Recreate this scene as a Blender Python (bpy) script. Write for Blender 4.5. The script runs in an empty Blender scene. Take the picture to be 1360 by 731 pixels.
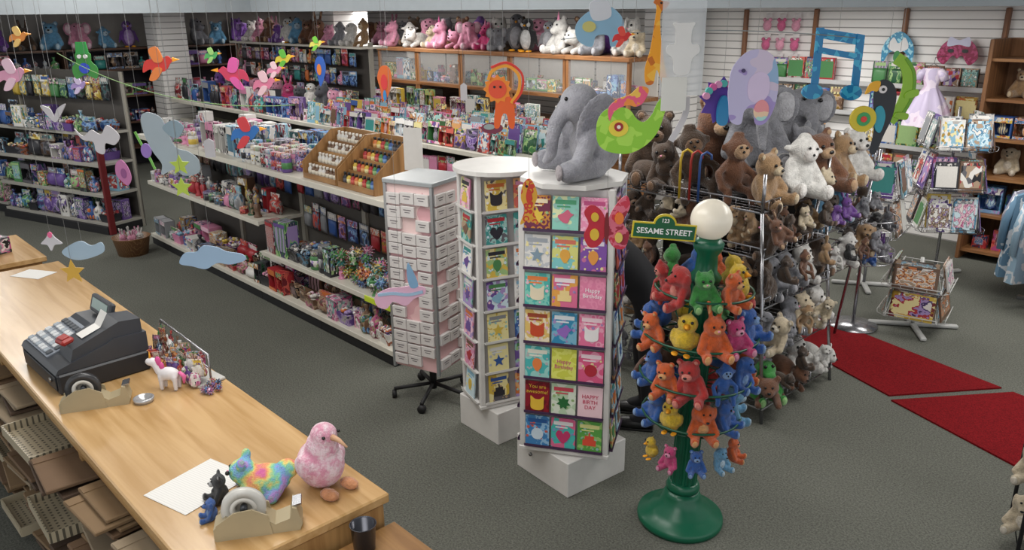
import bpy, math, random
from mathutils import Matrix, Vector, Euler
D=bpy.data; S=bpy.context.scene; COL=S.collection
rnd=random.Random(7)
def rad(a): return math.radians(a)
def lin(c):
    if isinstance(c,str):
        c=c.lstrip('#'); c=[int(c[i:i+2],16)/255 for i in (0,2,4)]
    return tuple((x/12.92 if x<=.04045 else ((x+.055)/1.055)**2.4) for x in c)+(1,)
# ---------------------------------------------------------------- materials
MC={}
def newmat(key):
    m=D.materials.new(key); m.use_nodes=True
    nt=m.node_tree; b=nt.nodes['Principled BSDF']; return m,nt,b
def N(nt,t,**k):
    n=nt.nodes.new(t)
    for a,v in k.items():
        if a in n.inputs: n.inputs[a].default_value=v
        else: setattr(n,a,v)
    return n
def plain(c,rough=.5,metal=0,var=.08,alpha=None,trans=0,emit=0):
    key='plain_%s_%s_%s_%s_%s_%s'%(c,rough,metal,alpha,trans,emit)
    if key in MC: return MC[key]
    m,nt,b=newmat(key); L=lin(c)
    no=N(nt,'ShaderNodeTexNoise'); no.inputs['Scale'].default_value=14
    tc=N(nt,'ShaderNodeTexCoord'); nt.links.new(tc.outputs['Object'],no.inputs['Vector'])
    mx=N(nt,'ShaderNodeMix',data_type='RGBA'); mx.inputs[6].default_value=tuple(x*(1-var) for x in L[:3])+(1,); mx.inputs[7].default_value=tuple(min(1,x*(1+var)) for x in L[:3])+(1,)
    nt.links.new(no.outputs['Fac'],mx.inputs[0]); nt.links.new(mx.outputs[2],b.inputs['Base Color'])
    b.inputs['Roughness'].default_value=rough; b.inputs['Metallic'].default_value=metal
    if alpha is not None: b.inputs['Alpha'].default_value=alpha
    if trans: b.inputs['Transmission Weight'].default_value=trans
    if emit:
        b.inputs['Emission Color'].default_value=L; b.inputs['Emission Strength'].default_value=emit
    MC[key]=m; return m
def fur(c,c2=None,scale=9,bs=48,bd=.018):
    key='fur_%s_%s_%s'%(c,c2,bs)
    if key in MC: return MC[key]
    m,nt,b=newmat(key); L=lin(c)
    L2=lin(c2) if c2 else tuple(x*.6 for x in L[:3])+(1,)
    tc=N(nt,'ShaderNodeTexCoord')
    no=N(nt,'ShaderNodeTexNoise'); no.inputs['Scale'].default_value=scale; no.inputs['Detail'].default_value=8; no.inputs['Roughness'].default_value=.7
    nt.links.new(tc.outputs['Object'],no.inputs['Vector'])
    cr=N(nt,'ShaderNodeValToRGB'); cr.color_ramp.elements[0].position=.33 if not c2 else .42; cr.color_ramp.elements[1].position=.62 if not c2 else .58
    cr.color_ramp.elements[0].color=L2; cr.color_ramp.elements[1].color=L
    nt.links.new(no.outputs['Fac'],cr.inputs['Fac']); nt.links.new(cr.outputs['Color'],b.inputs['Base Color'])
    n2=N(nt,'ShaderNodeTexNoise'); n2.inputs['Scale'].default_value=bs; n2.inputs['Detail'].default_value=4
    nt.links.new(tc.outputs['Object'],n2.inputs['Vector'])
    bu=N(nt,'ShaderNodeBump'); bu.inputs['Strength'].default_value=.7; bu.inputs['Distance'].default_value=bd
    nt.links.new(n2.outputs['Fac'],bu.inputs['Height']); nt.links.new(bu.outputs['Normal'],b.inputs['Normal'])
    b.inputs['Roughness'].default_value=.95; b.inputs['Sheen Weight'].default_value=.3
    MC[key]=m; return m
def prnt(cols,scale=14,kind='v',rough=.4):
    key='print_%s_%s_%s'%('_'.join(cols),scale,kind)
    if key in MC: return MC[key]
    m,nt,b=newmat(key)
    tc=N(nt,'ShaderNodeTexCoord'); oi=N(nt,'ShaderNodeObjectInfo')
    ml=N(nt,'ShaderNodeMath',operation='MULTIPLY'); ml.inputs[1].default_value=37.0
    nt.links.new(oi.outputs['Random'],ml.inputs[0])
    ad=N(nt,'ShaderNodeVectorMath',operation='ADD'); nt.links.new(tc.outputs['Object'],ad.inputs[0]); nt.links.new(ml.outputs[0],ad.inputs[1])
    if kind=='v':
        t=N(nt,'ShaderNodeTexVoronoi'); t.inputs['Scale'].default_value=scale; out=t.outputs['Color']
        sp=N(nt,'ShaderNodeSeparateColor'); nt.links.new(out,sp.inputs[0]); out=sp.outputs[0]
    elif kind in 'dg':
        t=N(nt,'ShaderNodeTexVoronoi'); t.inputs['Scale'].default_value=scale; out=t.outputs['Distance']
        if kind=='g': t.inputs['Randomness'].default_value=0; t.voronoi_dimensions='2D'
    elif kind=='w':
        t=N(nt,'ShaderNodeTexWave'); t.inputs['Scale'].default_value=scale*.4; t.inputs['Distortion'].default_value=6; out=t.outputs['Fac']
    else:
        t=N(nt,'ShaderNodeTexNoise'); t.inputs['Scale'].default_value=scale*.6; t.inputs['Detail'].default_value=3; out=t.outputs['Fac']
    nt.links.new(ad.outputs[0],t.inputs['Vector'])
    cr=N(nt,'ShaderNodeValToRGB'); cr.color_ramp.interpolation='CONSTANT'
    n=len(cols); lo,hi=(0,1) if kind=='v' else ((.05,.75) if kind in 'dg' else ((.1,.9) if kind=='w' else (.36,.66)))
    cr.color_ramp.elements[0].color=lin(cols[0]); cr.color_ramp.elements[0].position=0
    cr.color_ramp.elements[1].color=lin(cols[-1]); cr.color_ramp.elements[1].position=lo+(hi-lo)*(n-1)/n
    for i in range(1,n-1):
        e=cr.color_ramp.elements.new(lo+(hi-lo)*i/n); e.color=lin(cols[i])
    nt.links.new(out,cr.inputs['Fac']); nt.links.new(cr.outputs['Color'],b.inputs['Base Color'])
    b.inputs['Roughness'].default_value=rough
    MC[key]=m; return m
def wood(c1,c2,axis=0,rough=.3,scale=3,key='w'):
    key='wood_%s_%s_%s_%s'%(c1,c2,axis,scale)
    if key in MC: return MC[key]
    m,nt,b=newmat(key); tc=N(nt,'ShaderNodeTexCoord'); mp=N(nt,'ShaderNodeMapping')
    sc=[8,8,8]; sc[axis]=.6; mp.inputs['Scale'].default_value=sc
    nt.links.new(tc.outputs['Object'],mp.inputs['Vector'])
    no=N(nt,'ShaderNodeTexNoise'); no.inputs['Scale'].default_value=scale; no.inputs['Detail'].default_value=6; no.inputs['Distortion'].default_value=.6
    nt.links.new(mp.outputs[0],no.inputs['Vector'])
    cr=N(nt,'ShaderNodeValToRGB'); cr.color_ramp.elements[0].position=.35; cr.color_ramp.elements[1].position=.62
    cr.color_ramp.elements[0].color=lin(c2); cr.color_ramp.elements[1].color=lin(c1)
    nt.links.new(no.outputs['Fac'],cr.inputs['Fac']); nt.links.new(cr.outputs['Color'],b.inputs['Base Color'])
    b.inputs['Roughness'].default_value=rough
    MC[key]=m; return m
def carpet(c1,c2,scale=90,bump=.5,big=0):
    key='carpet_%s'%c1
    if key in MC: return MC[key]
    m,nt,b=newmat(key); tc=N(nt,'ShaderNodeTexCoord')
    no=N(nt,'ShaderNodeTexNoise'); no.inputs['Scale'].default_value=scale; no.inputs['Detail'].default_value=5; no.inputs['Roughness'].default_value=.8
    nt.links.new(tc.outputs['Object'],no.inputs['Vector'])
    cr=N(nt,'ShaderNodeValToRGB'); cr.color_ramp.elements[0].position=.38; cr.color_ramp.elements[1].position=.62
    cr.color_ramp.elements[0].color=lin(c2); cr.color_ramp.elements[1].color=lin(c1)
    nt.links.new(no.outputs['Fac'],cr.inputs['Fac'])
    nb=N(nt,'ShaderNodeTexNoise'); nb.inputs['Scale'].default_value=.9; nb.inputs['Detail'].default_value=3
    nt.links.new(tc.outputs['Object'],nb.inputs['Vector'])
    mx=N(nt,'ShaderNodeMix',data_type='RGBA',blend_type='MULTIPLY'); mx.inputs[0].default_value=.6
    r2=N(nt,'ShaderNodeValToRGB'); r2.color_ramp.elements[0].position=.3; r2.color_ramp.elements[0].color=(.72,.72,.72,1); r2.color_ramp.elements[1].position=.7
    nt.links.new(nb.outputs['Fac'],r2.inputs['Fac']); nt.links.new(cr.outputs['Color'],mx.inputs[6]); nt.links.new(r2.outputs['Color'],mx.inputs[7])
    nt.links.new(mx.outputs[2],b.inputs['Base Color'])
    bu=N(nt,'ShaderNodeBump'); bu.inputs['Strength'].default_value=bump; bu.inputs['Distance'].default_value=.01
    nt.links.new(no.outputs['Fac'],bu.inputs['Height']); nt.links.new(bu.outputs['Normal'],b.inputs['Normal'])
    b.inputs['Roughness'].default_value=1; b.inputs['Specular IOR Level'].default_value=.1
    MC[key]=m; return m
def slatmat():
    m,nt,b=newmat('white_slatwall'); tc=N(nt,'ShaderNodeTexCoord')
    sx=N(nt,'ShaderNodeSeparateXYZ'); nt.links.new(tc.outputs['Object'],sx.inputs[0])
    ml=N(nt,'ShaderNodeMath',operation='MULTIPLY'); ml.inputs[1].default_value=1/.095; nt.links.new(sx.outputs[2],ml.inputs[0])
    fr=N(nt,'ShaderNodeMath',operation='FRACT'); nt.links.new(ml.outputs[0],fr.inputs[0])
    cr=N(nt,'ShaderNodeValToRGB'); cr.color_ramp.interpolation='CONSTANT'
    cr.color_ramp.elements[0].color=lin('9c9a98'); cr.color_ramp.elements[1].position=.14; cr.color_ramp.elements[1].color=lin('eeecea')
    nt.links.new(fr.outputs[0],cr.inputs['Fac']); nt.links.new(cr.outputs['Color'],b.inputs['Base Color'])
    bu=N(nt,'ShaderNodeBump'); bu.inputs['Strength'].default_value=.5; bu.inputs['Distance'].default_value=.02
    nt.links.new(cr.outputs['Color'],bu.inputs['Height']); nt.links.new(bu.outputs['Normal'],b.inputs['Normal'])
    b.inputs['Roughness'].default_value=.5; return m
# ---------------------------------------------------------------- mesh builder
class MB:
    def __init__(s): s.v=[];s.f=[];s.m=[];s.s=[]
    def add(s,vs,fs,mat=0,sm=False,M=None):
        o=len(s.v)
        if M is not None: vs=[M@Vector(v) for v in vs]
        s.v+=[tuple(v) for v in vs]
        for f in fs: s.f.append(tuple(i+o for i in f)); s.m.append(mat); s.s.append(sm)
        return s
    def box(s,c,d,mat=0,ch=0,M=None):
        hx,hy,hz=d[0]/2,d[1]/2,d[2]/2
        if ch<=0:
            vs=[(c[0]+x*hx,c[1]+y*hy,c[2]+z*hz) for x in(-1,1) for y in(-1,1) for z in(-1,1)]
            fs=[(0,1,3,2),(4,6,7,5),(0,4,5,1),(2,3,7,6),(0,2,6,4),(1,5,7,3)]
            return s.add(vs,fs,mat,False,M)
        ch=min(ch,hx*.9,hy*.9,hz*.9)
        h=(hx,hy,hz); vs=[]; idx={}
        cs=[(x,y,z) for x in(-1,1) for y in(-1,1) for z in(-1,1)]
        for q in cs:
            for k in range(3):
                idx[(q,k)]=len(vs); vs.append(tuple(c[a]+q[a]*(h[a]-(0 if a==k else ch)) for a in range(3)))
        fs=[]
        for k in range(3):
            p,r=[a for a in range(3) if a!=k]
            for sg in(-1,1):
                L=[]
                for u,w in((-1,-1),(1,-1),(1,1),(-1,1)):
                    q=[0,0,0]; q[k]=sg; q[p]=u; q[r]=w; L.append(idx[(tuple(q),k)])
                fs.append(tuple(L))
            for u in(-1,1):
                for w in(-1,1):
                    q1=[0,0,0];q1[k]=-1;q1[p]=u;q1[r]=w;q2=list(q1);q2[k]=1;q1=tuple(q1);q2=tuple(q2)
                    fs.append((idx[(q1,p)],idx[(q1,r)],idx[(q2,r)],idx[(q2,p)]))
        for q in cs: fs.append((idx[(q,0)],idx[(q,1)],idx[(q,2)]))
        return s.add(vs,fs,mat,False,M)
    def lathe(s,prof,n=20,mat=0,sm=True,M=None,c=(0,0,0)):
        vs=[];fs=[]
        for r,z in prof:
            for i in range(n):
                a=2*math.pi*i/n; vs.append((c[0]+r*math.cos(a),c[1]+r*math.sin(a),c[2]+z))
        for j in range(len(prof)-1):
            for i in range(n):
                k=(i+1)%n; fs.append((j*n+i,j*n+k,(j+1)*n+k,(j+1)*n+i))
        if prof[0][0]>1e-4: fs.append(tuple(range(n)))
        if prof[-1][0]>1e-4: fs.append(tuple((len(prof)-1)*n+i for i in range(n)))
        return s.add(vs,fs,mat,sm,M)
    def cyl(s,c,r,h,n=16,mat=0,M=None,sm=True): return s.lathe([(r,0),(r,h)],n,mat,sm,M,c)
    def sph(s,c,r,n=12,mat=0,M=None):
        if not isinstance(r,(tuple,list)): r=(r,r,r)
        m=max(6,n//2+2)
        vs=[];fs=[]
        for j in range(1,m):
            t=math.pi*j/m
            for i in range(n):
                a=2*math.pi*i/n; vs.append((c[0]+r[0]*math.sin(t)*math.cos(a),c[1]+r[1]*math.sin(t)*math.sin(a),c[2]+r[2]*math.cos(t)))
        for j in range(m-2):
            for i in range(n):
                k=(i+1)%n; fs.append((j*n+i,j*n+k,(j+1)*n+k,(j+1)*n+i))
        b=len(vs); vs.append((c[0],c[1],c[2]+r[2])); vs.append((c[0],c[1],c[2]-r[2]))
        for i in range(n):
            k=(i+1)%n; fs.append((b,k,i)); fs.append((b+1,(m-2)*n+i,(m-2)*n+k))
        return s.add(vs,fs,mat,True,M)
    def tube(s,pts,r,n=6,mat=0,closed=False,M=None):
        pts=[Vector(p) for p in pts]; L=len(pts); vs=[];fs=[]
        rr=r if isinstance(r,(list,tuple)) else [r]*L
        up=Vector((0,0,1)); pu=None
        for i,p in enumerate(pts):
            a=pts[(i-1)%L] if (closed or i>0) else p; b=pts[(i+1)%L] if (closed or i<L-1) else p
            t=(b-a).normalized()
            if pu is None:
                u=t.cross(up)
                if u.length<.05: u=t.cross(Vector((1,0,0)))
            else: u=pu-t*pu.dot(t)
            u.normalize(); pu=u; w=t.cross(u)
            for k in range(n):
                an=2*math.pi*k/n; vs.append(p+u*(rr[i]*math.cos(an))+w*(rr[i]*math.sin(an)))
        for i in range(L if closed else L-1):
            j=(i+1)%L
            for k in range(n):
                q=(k+1)%n; fs.append((i*n+k,i*n+q,j*n+q,j*n+k))
        if not closed: fs.append(tuple(range(n))); fs.append(tuple((L-1)*n+k for k in range(n)))
        return s.add(vs,fs,mat,True,M)
    def prism(s,poly,y0,y1,mat=0,M=None):
        n=len(poly); vs=[(x,y0,z) for x,z in poly]+[(x,y1,z) for x,z in poly]
        fs=[tuple(range(n)),tuple(range(2*n-1,n-1,-1))]+[(i,(i+1)%n,n+(i+1)%n,n+i) for i in range(n)]
        return s.add(vs,fs,mat,False,M)
    def mesh(s,me,mat=0,sm=True):
        return s.add([v.co[:] for v in me.vertices],[tuple(p.vertices) for p in me.polygons],mat,sm)
    def build(s,name,mats=1,recalc=True):
        me=D.meshes.new(name); me.from_pydata(s.v,[],s.f)
        if recalc:
            import bmesh
            bm=bmesh.new(); bm.from_mesh(me); bmesh.ops.recalc_face_normals(bm,faces=bm.faces); bm.to_mesh(me); bm.free()
        me.polygons.foreach_set('material_index',s.m); me.polygons.foreach_set('use_smooth',s.s)
        if isinstance(mats,int):
            for i in range(mats): me.materials.append(None)
        else:
            for m in mats: me.materials.append(m)
        me.update(); return me
def ob(name,me=None,loc=(0,0,0),rot=0,scale=1,parent=None,label=None,cat=None,group=None,mats=None,kind=None):
    o=D.objects.new(name,me); COL.objects.link(o)
    o.location=loc; o.rotation_euler=(0,0,rad(rot)) if not isinstance(rot,(tuple,list)) else [rad(a) for a in rot]
    o.scale=(scale,)*3 if not isinstance(scale,(tuple,list)) else scale
    if parent: o.parent=parent
    if label: o['label']=label
    if cat: o['category']=cat
    if group: o['group']=group
    if kind: o['kind']=kind
    if mats:
        for i,m in enumerate(mats):
            if i<len(o.material_slots) and m: o.material_slots[i].link='OBJECT'; o.material_slots[i].material=m
    return o
def evalmesh(o,name):
    dg=bpy.context.evaluated_depsgraph_get(); dg.update()
    me=D.meshes.new_from_object(o.evaluated_get(dg)); me.name=name; D.objects.remove(o); return me
TXC={}
def text(body,size,ext=.001,align='CENTER',sp=1.0,off=0):
    k=(body,size,ext)
    if k in TXC: return TXC[k]
    c=D.curves.new('t','FONT'); c.body=body; c.size=size; c.extrude=ext; c.align_x=align; c.align_y='CENTER'; c.resolution_u=2; c.space_line=sp; c.offset=off
    o=D.objects.new('t',c); COL.objects.link(o); me=evalmesh(o,'lettering'); me.materials.clear(); me.materials.append(None)
    me.transform(Matrix.Rotation(rad(90),4,'X')); TXC[k]=me; return me
def structure(name,me,loc=(0,0,0)): return ob(name,me,loc,kind='structure')

# ---------------------------------------------------------------- camera / world / lights
cam=D.cameras.new('camera'); cam.sensor_width=36; cam.lens=28.6; cam.clip_end=100
co=D.objects.new('camera',cam); COL.objects.link(co)
Rm=(Matrix.Rotation(rad(47),4,'Z')@Matrix.Rotation(rad(90-18.2),4,'X')@Matrix.Rotation(rad(-0.6),4,'Z'))
co.matrix_world=Matrix.Translation((0,0,2.65))@Rm; S.camera=co
w=D.worlds.new('world'); S.world=w; w.use_nodes=True
w.node_tree.nodes['Background'].inputs[0].default_value=(.95,.97,.98,1); w.node_tree.nodes['Background'].inputs[1].default_value=.92
try: S.view_settings.view_transform='Standard'
except: pass
def area(x,y,z,sx,sy,p,c=(1,.975,.93),rot=None):
    l=D.lights.new('ceiling_light','AREA'); l.shape='RECTANGLE'; l.size=sx; l.size_y=sy; l.energy=p*.88; l.color=c
    o=D.objects.new('ceiling_light',l); COL.objects.link(o); o.location=(x,y,z)
    if rot: o.rotation_euler=[rad(a) for a in rot]
for x,y,p in[(-4.2,4.5,44),(-1.2,4.9,48),(-7.2,4.7,42),(-10.2,4.8,38),(-13,4.3,30),(-1.5,7.8,60),(-4.5,8.2,78),(-7.6,7.6,56),(-11,7.8,44),(-13.6,7.4,34)]: area(x,y,2.61,1.6,1.0,p)
area(-3.2,1.6,3.33,2.0,1.4,60); area(-1,-.3,3.33,2,1.6,52); area(-5.2,1.8,3.33,1.2,.8,34); area(-8.2,1.6,2.61,1.4,.8,40); area(-11.2,1.6,2.61,1.4,.8,34)  # the lamps under the raised ceiling are added as fill

# ---------------------------------------------------------------- shell
slat=slatmat()
def flat(poly,z0,z1,mat):
    n=len(poly); mb=MB(); mb.add([(x,y,z0) for x,y in poly]+[(x,y,z1) for x,y in poly],[tuple(range(n)),tuple(range(2*n-1,n-1,-1))]+[(i,(i+1)%n,n+(i+1)%n,n+i) for i in range(n)])
    return mb
structure('floor',MB().box((-6.5,4,-.05),(20,16,.1)).build('floor',[carpet('7b7c74','52534d')]))
structure('wall_back',MB().box((-6.5,10.08,1.5),(20,.16,3)).build('wall_back',[slat]))
structure('wall_left',MB().box((-15.68,4,1.5),(.16,13,3)).build('wall_left',[plain('a8a39e',.8)]))
cm=plain('b9bcbf',.8)
structure('ceiling',flat([(-15.8,-1),(-6,-1),(-6,3),(2.5,3),(2.5,10.1),(-15.8,10.1)],2.655,2.75,cm).build('ceiling',[cm]))
structure('ceiling_raised',MB().box((-2,.2,3.42),(8.4,6,.08)).build('ceiling_raised',[cm]))
fm=plain('8f969b',.7)
structure('trim_1',MB().box((-1.75,2.97,3.04),(8.5,.06,.80)).build('fascia',[fm]))
structure('trim_2',MB().box((-6,1,3.04),(.06,4,.80)).build('fascia',[fm]))
tw=wood('8a5a36','6b4226',2,.4)
for i,x in enumerate([-6.1,-5.12,-4.03,-2.98]): structure('trim_%d'%(i+3),MB().box((x,9.97,1.3),(.05,.07,2.6),ch=.01).build('batten',[tw]))
for i,(x,y,wd) in enumerate([(-11.7,7.25,.62),(-14.6,5.6,.5),(-7.0,9.6,.55)]):
    mb=MB().box((0,0,1.32),(wd,wd,2.64)); structure('trim_%d'%(i+7),mb.build('pillar',[slat]),(x,y,0))
red=carpet('8e1c22','5c0f14',120,.4)
for i,p in enumerate([[(-3.4,6.65),(-2.91,6.57),(-1.48,6.20),(-1.99,5.50),(-2.85,5.85),(-3.45,6.2)],[(-1.95,5.44),(-1.4,6.18),(-.5,5.95),(-.1,5.0),(-1.05,5.1)]]):
    ob('floor_mat',flat(p,0.0,.012,None).build('mat',[red]),label='red carpet floor mat on the grey carpet',cat='mat',group='red floor mats')

# ---------------------------------------------------------------- plush library
def limb(mb,p0,p1,r0,r1,n=6):
    for i in range(n+1):
        t=i/n; r=r0+(r1-r0)*t; mb.sph([p0[k]+(p1[k]-p0[k])*t for k in range(3)],r,10)
def blob(name,mb,vox=.03,sm=6):
    me=mb.build(name,0); o=D.objects.new(name,me); COL.objects.link(o)
    m=o.modifiers.new('r','REMESH'); m.mode='VOXEL'; m.voxel_size=vox
    m=o.modifiers.new('s','SMOOTH'); m.iterations=sm; m.factor=.6
    r=evalmesh(o,name)
    r.materials.clear(); r.materials.append(None)
    for p in r.polygons: p.use_smooth=True
    return r
KIND={}
def critter(k):
    b=MB(); P=[]
    def p(n,role,c,r,nn=10): P.append((n,MB().sph(c,r,nn),role))
    def eyes(y,z,x=.08,r=.028):
        for s in(-1,1): p('eye',2,(s*x,y,z),r,8)
    if k in('bear','bunny','dog','cat','hippo','unicorn','sitelephant','lamb','dino'):
        b.sph((0,0,.3),(.25,.22,.3),14); b.sph((0,-.04,.72),(.25,.22,.22),14)
        for s in(-1,1):
            limb(b,(s*.19,-.03,.5),(s*.33,-.2,.22),.1,.09); limb(b,(s*.14,-.08,.12),(s*.24,-.42,.1),.13,.11); b.sph((s*.25,-.47,.13),(.11,.07,.14),10)
            P.append(('foot_pad',MB().sph((s*.26,-.52,.135),(.07,.035,.1),8),1))
    if k=='bear':
        for s in(-1,1): b.sph((s*.19,0,.92),(.09,.05,.09),10); p('inner_ear',1,(s*.19,-.045,.92),(.05,.02,.05),8)
        p('muzzle',1,(0,-.24,.67),(.12,.1,.09)); p('nose',2,(0,-.335,.7),(.045,.02,.03),8); eyes(-.24,.79)
    elif k=='bunny':
        for s in(-1,1): limb(b,(s*.08,0,.88),(s*.15,.06,1.22),.055,.065); p('inner_ear',1,(s*.13,.0,1.1),(.035,.02,.13),8)
        p('muzzle',1,(0,-.23,.67),(.08,.07,.06)); p('nose',3,(0,-.3,.7),.022,8); eyes(-.235,.78,.09)
    elif k=='dog':
        for s in(-1,1): b.sph((s*.25,-.02,.7),(.06,.11,.19),10)
        b.sph((0,-.25,.66),(.13,.15,.1),12); p('nose',2,(0,-.4,.69),(.045,.03,.03),8); eyes(-.235,.81)
        p('belly_patch',1,(0,-.12,.3),(.16,.12,.2))
    elif k=='cat':
        for s in(-1,1): b.lathe([(.09,0),(.05,.1),(.005,.17)],10,c=(s*.15,-.02,.85)); 
        p('muzzle',1,(0,-.23,.66),(.09,.06,.06)); p('nose',3,(0,-.285,.69),.02,8); eyes(-.235,.77,.09,.035)
    elif k=='lamb':
        for s in(-1,1): b.sph((s*.27,-.02,.74),(.12,.05,.06),10)
        b.sph((0,0,.93),(.12,.1,.08),10); p('muzzle',1,(0,-.2,.68),(.13,.1,.13)); p('nose',2,(0,-.3,.68),.022,8); eyes(-.265,.78,.07,.022)
    elif k=='hippo':
        for s in(-1,1): b.sph((s*.16,.02,.93),.055,8)
        b.sph((0,-.25,.64),(.18,.15,.13),12); eyes(-.225,.84,.09); 
        for s in(-1,1): p('nostril',2,(s*.06,-.39,.7),.02,8)
    elif k=='dino':
        b.sph((0,-.22,.66),(.16,.16,.1),12); limb(b,(0,.15,.15),(0,.45,.08),.13,.05)
        for i in range(5): P.append(('back_spike',MB().lathe([(.05,0),(.005,.1)],6,c=(0,.02+.05*i,.93-.13*i)),3))
        eyes(-.2,.86,.09,.04)
    elif k=='unicorn':
        for s in(-1,1): b.lathe([(.06,0),(.04,.08),(.005,.14)],8,c=(s*.13,0,.88))
        b.sph((0,-.24,.63),(.12,.14,.11),12); P.append(('horn',MB().lathe([(.045,0),(.005,.24)],8,c=(0,-.1,.91)),3))
        mm=MB()
        for i in range(6): mm.sph((rnd.uniform(-.05,.05),.1+.05*math.sin(i),.95-.11*i),(.08,.09,.09),8)
        P.append(('mane',mm,1)); eyes(-.235,.79,.1)
    elif k=='sitelephant':
        for s in(-1,1):
            M=Matrix.Translation((s*.3,.02,.72))@Matrix.Rotation(rad(s*-25),4,'Z')
            b.sph((0,0,0),(.2,.045,.24),14,M=M); p('inner_ear',1,(s*.3,-.05,.72),(.13,.03,.17))
        pts=[(0,-.2,.7),(0,-.33,.6),(0,-.38,.48),(0,-.42,.36),(0,-.5,.3)]
        for i in range(4): limb(b,pts[i],pts[i+1],.09-.012*i,.08-.012*i,4)
        eyes(-.24,.81,.11)
    elif k=='penguin':
        b.sph((0,0,.36),(.25,.22,.36),14); b.sph((0,-.02,.78),(.19,.18,.18),14)
        for s in(-1,1): limb(b,(s*.22,0,.55),(s*.34,-.05,.2),.06,.04); P.append(('foot',MB().sph((s*.12,-.18,.03),(.09,.13,.035),10),3)); p('cheek',1,(s*.1,-.15,.78),(.06,.06,.07))
        p('belly',1,(0,-.08,.36),(.19,.18,.3),14); P.append(('beak',MB().lathe([(.04,0),(.004,.12)],8,M=Matrix.Translation((0,-.18,.76))@Matrix.Rotation(rad(90),4,'X')),3)); eyes(-.185,.83,.08)
    elif k=='chick':
        b.sph((0,0,.32),(.27,.26,.3),14); b.sph((0,-.06,.7),(.22,.21,.21),14)
        for s in(-1,1): b.sph((s*.26,.02,.36),(.06,.15,.16),10); P.append(('foot',MB().sph((s*.13,-.2,.03),(.08,.13,.035),8),3))
        limb(b,(0,0,.88),(.02,.04,.98),.035,.02,3)
        P.append(('beak',MB().lathe([(.08,0),(.004,.14)],8,M=Matrix.Translation((0,-.25,.68))@Matrix.Rotation(rad(90),4,'X')),3)); eyes(-.25,.79,.09,.035)
    elif k=='monkey':
        b.sph((0,0,.35),(.18,.15,.27),12); b.sph((0,-.03,.76),(.21,.19,.2),14)
        for s in(-1,1):
            limb(b,(s*.13,0,.52),(s*.33,-.12,.36),.065,.06); limb(b,(s*.33,-.12,.36),(s*.28,-.24,.16),.06,.07)
            limb(b,(s*.1,-.03,.15),(s*.2,-.3,.12),.075,.07); limb(b,(s*.2,-.3,.12),(s*.22,-.36,-.04),.07,.075); b.sph((s*.22,0,.77),(.07,.03,.08),8)
        for i in range(5): b.sph((rnd.uniform(-.1,.1),-.02+rnd.uniform(-.05,.05),.95+rnd.uniform(-.02,.05)),.055,8)
        p('face_patch',1,(0,-.155,.74),(.14,.08,.13)); p('nose',2,(0,-.235,.74),.022,8); eyes(-.225,.81,.05,.024)
    elif k=='lying':
        b.sph((0,.12,.28),(.24,.42,.25),14); b.sph((0,-.36,.42),(.22,.21,.2),14); b.sph((0,-.54,.36),(.12,.1,.1),10)
        for s in(-1,1):
            limb(b,(s*.16,-.15,.15),(s*.2,-.5,.07),.1,.08); limb(b,(s*.18,.3,.14),(s*.3,.1,.07),.12,.08); b.sph((s*.18,-.33,.6),(.08,.05,.09),8)
        limb(b,(0,.5,.28),(0,.66,.34),.06,.04,3); p('nose',2,(0,-.64,.39),(.04,.02,.03),8); eyes(-.545,.48,.07,.026)
    me=blob('plush_'+k,b,.03,4); merged=MB().mesh(me,0)
    parts=[]
    for n,m,r in P:
        pm=m.build(n,1); parts.append((n,pm,r)); merged.add(m.v,m.f,r,True)
    KIND[k]=(me,parts,merged.build('plush_small_'+k,4))
NAMES={'bear':'teddy_bear','bunny':'plush_bunny','dog':'plush_dog','cat':'plush_cat','hippo':'plush_hippo','unicorn':'plush_unicorn','sitelephant':'plush_elephant','lamb':'plush_lamb','dino':'plush_dinosaur','penguin':'plush_penguin','chick':'plush_chick','monkey':'plush_monkey','lying':'plush_puppy'}
for k in NAMES: critter(k)
CN={'brown':('724a32','bc9a78'),'dark brown':('44301f','7e6048'),'tan':('a6845e','d4c0a0'),'white':('dedcd8','eeeae6'),'cream':('d0c0a4','e6dccb'),'grey':('84858c','b0b0b6'),'dark grey':('505158','8e8e94'),'black':('1e1e22','c8c8c8'),'pink':('de96b2','f4d4e0'),'hot pink':('cf3a7c','f0a0c0'),'orange':('e0621e','f0b070'),'yellow':('e8c22c','f4e28a'),'green':('36923a','a0d488'),'blue':('2460b4','8ab0e4'),'light blue':('6ca8d0','c8e0f0'),'red':('bc2a26','e88878'),'purple':('7644a0','c0a0dc'),'teal':('1f8c8c','90d0cc')}
def plush(k,loc,yaw,size,cn,near=True,where='on the wire plush rack',group='plush animals on the wire rack',tilt=(0,0),c2=None):
    c,l=CN[cn]; me,parts,mg=KIND[k]; F=fur(c,c2)
    acc='e8a020' if k in('penguin','chick') else ('f29ac0' if cn not in('pink',) else 'c05a90')
    mats=[F,fur(l),plain('0c0c0e',.15),plain(acc,.6)]
    n=NAMES[k]; nm=n.replace('plush_','').replace('_',' ')
    lb='%s plush %s %s'%(cn,nm,where)
    o=ob(n,me if near else mg,loc,(tilt[0],tilt[1],yaw),size,label=lb,cat='plush toy',group=group,mats=mats if not near else [F])
    if near:
        for pn,pm,r in parts: ob(pn,pm,parent=o,mats=[mats[r]])
    return o

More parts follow.
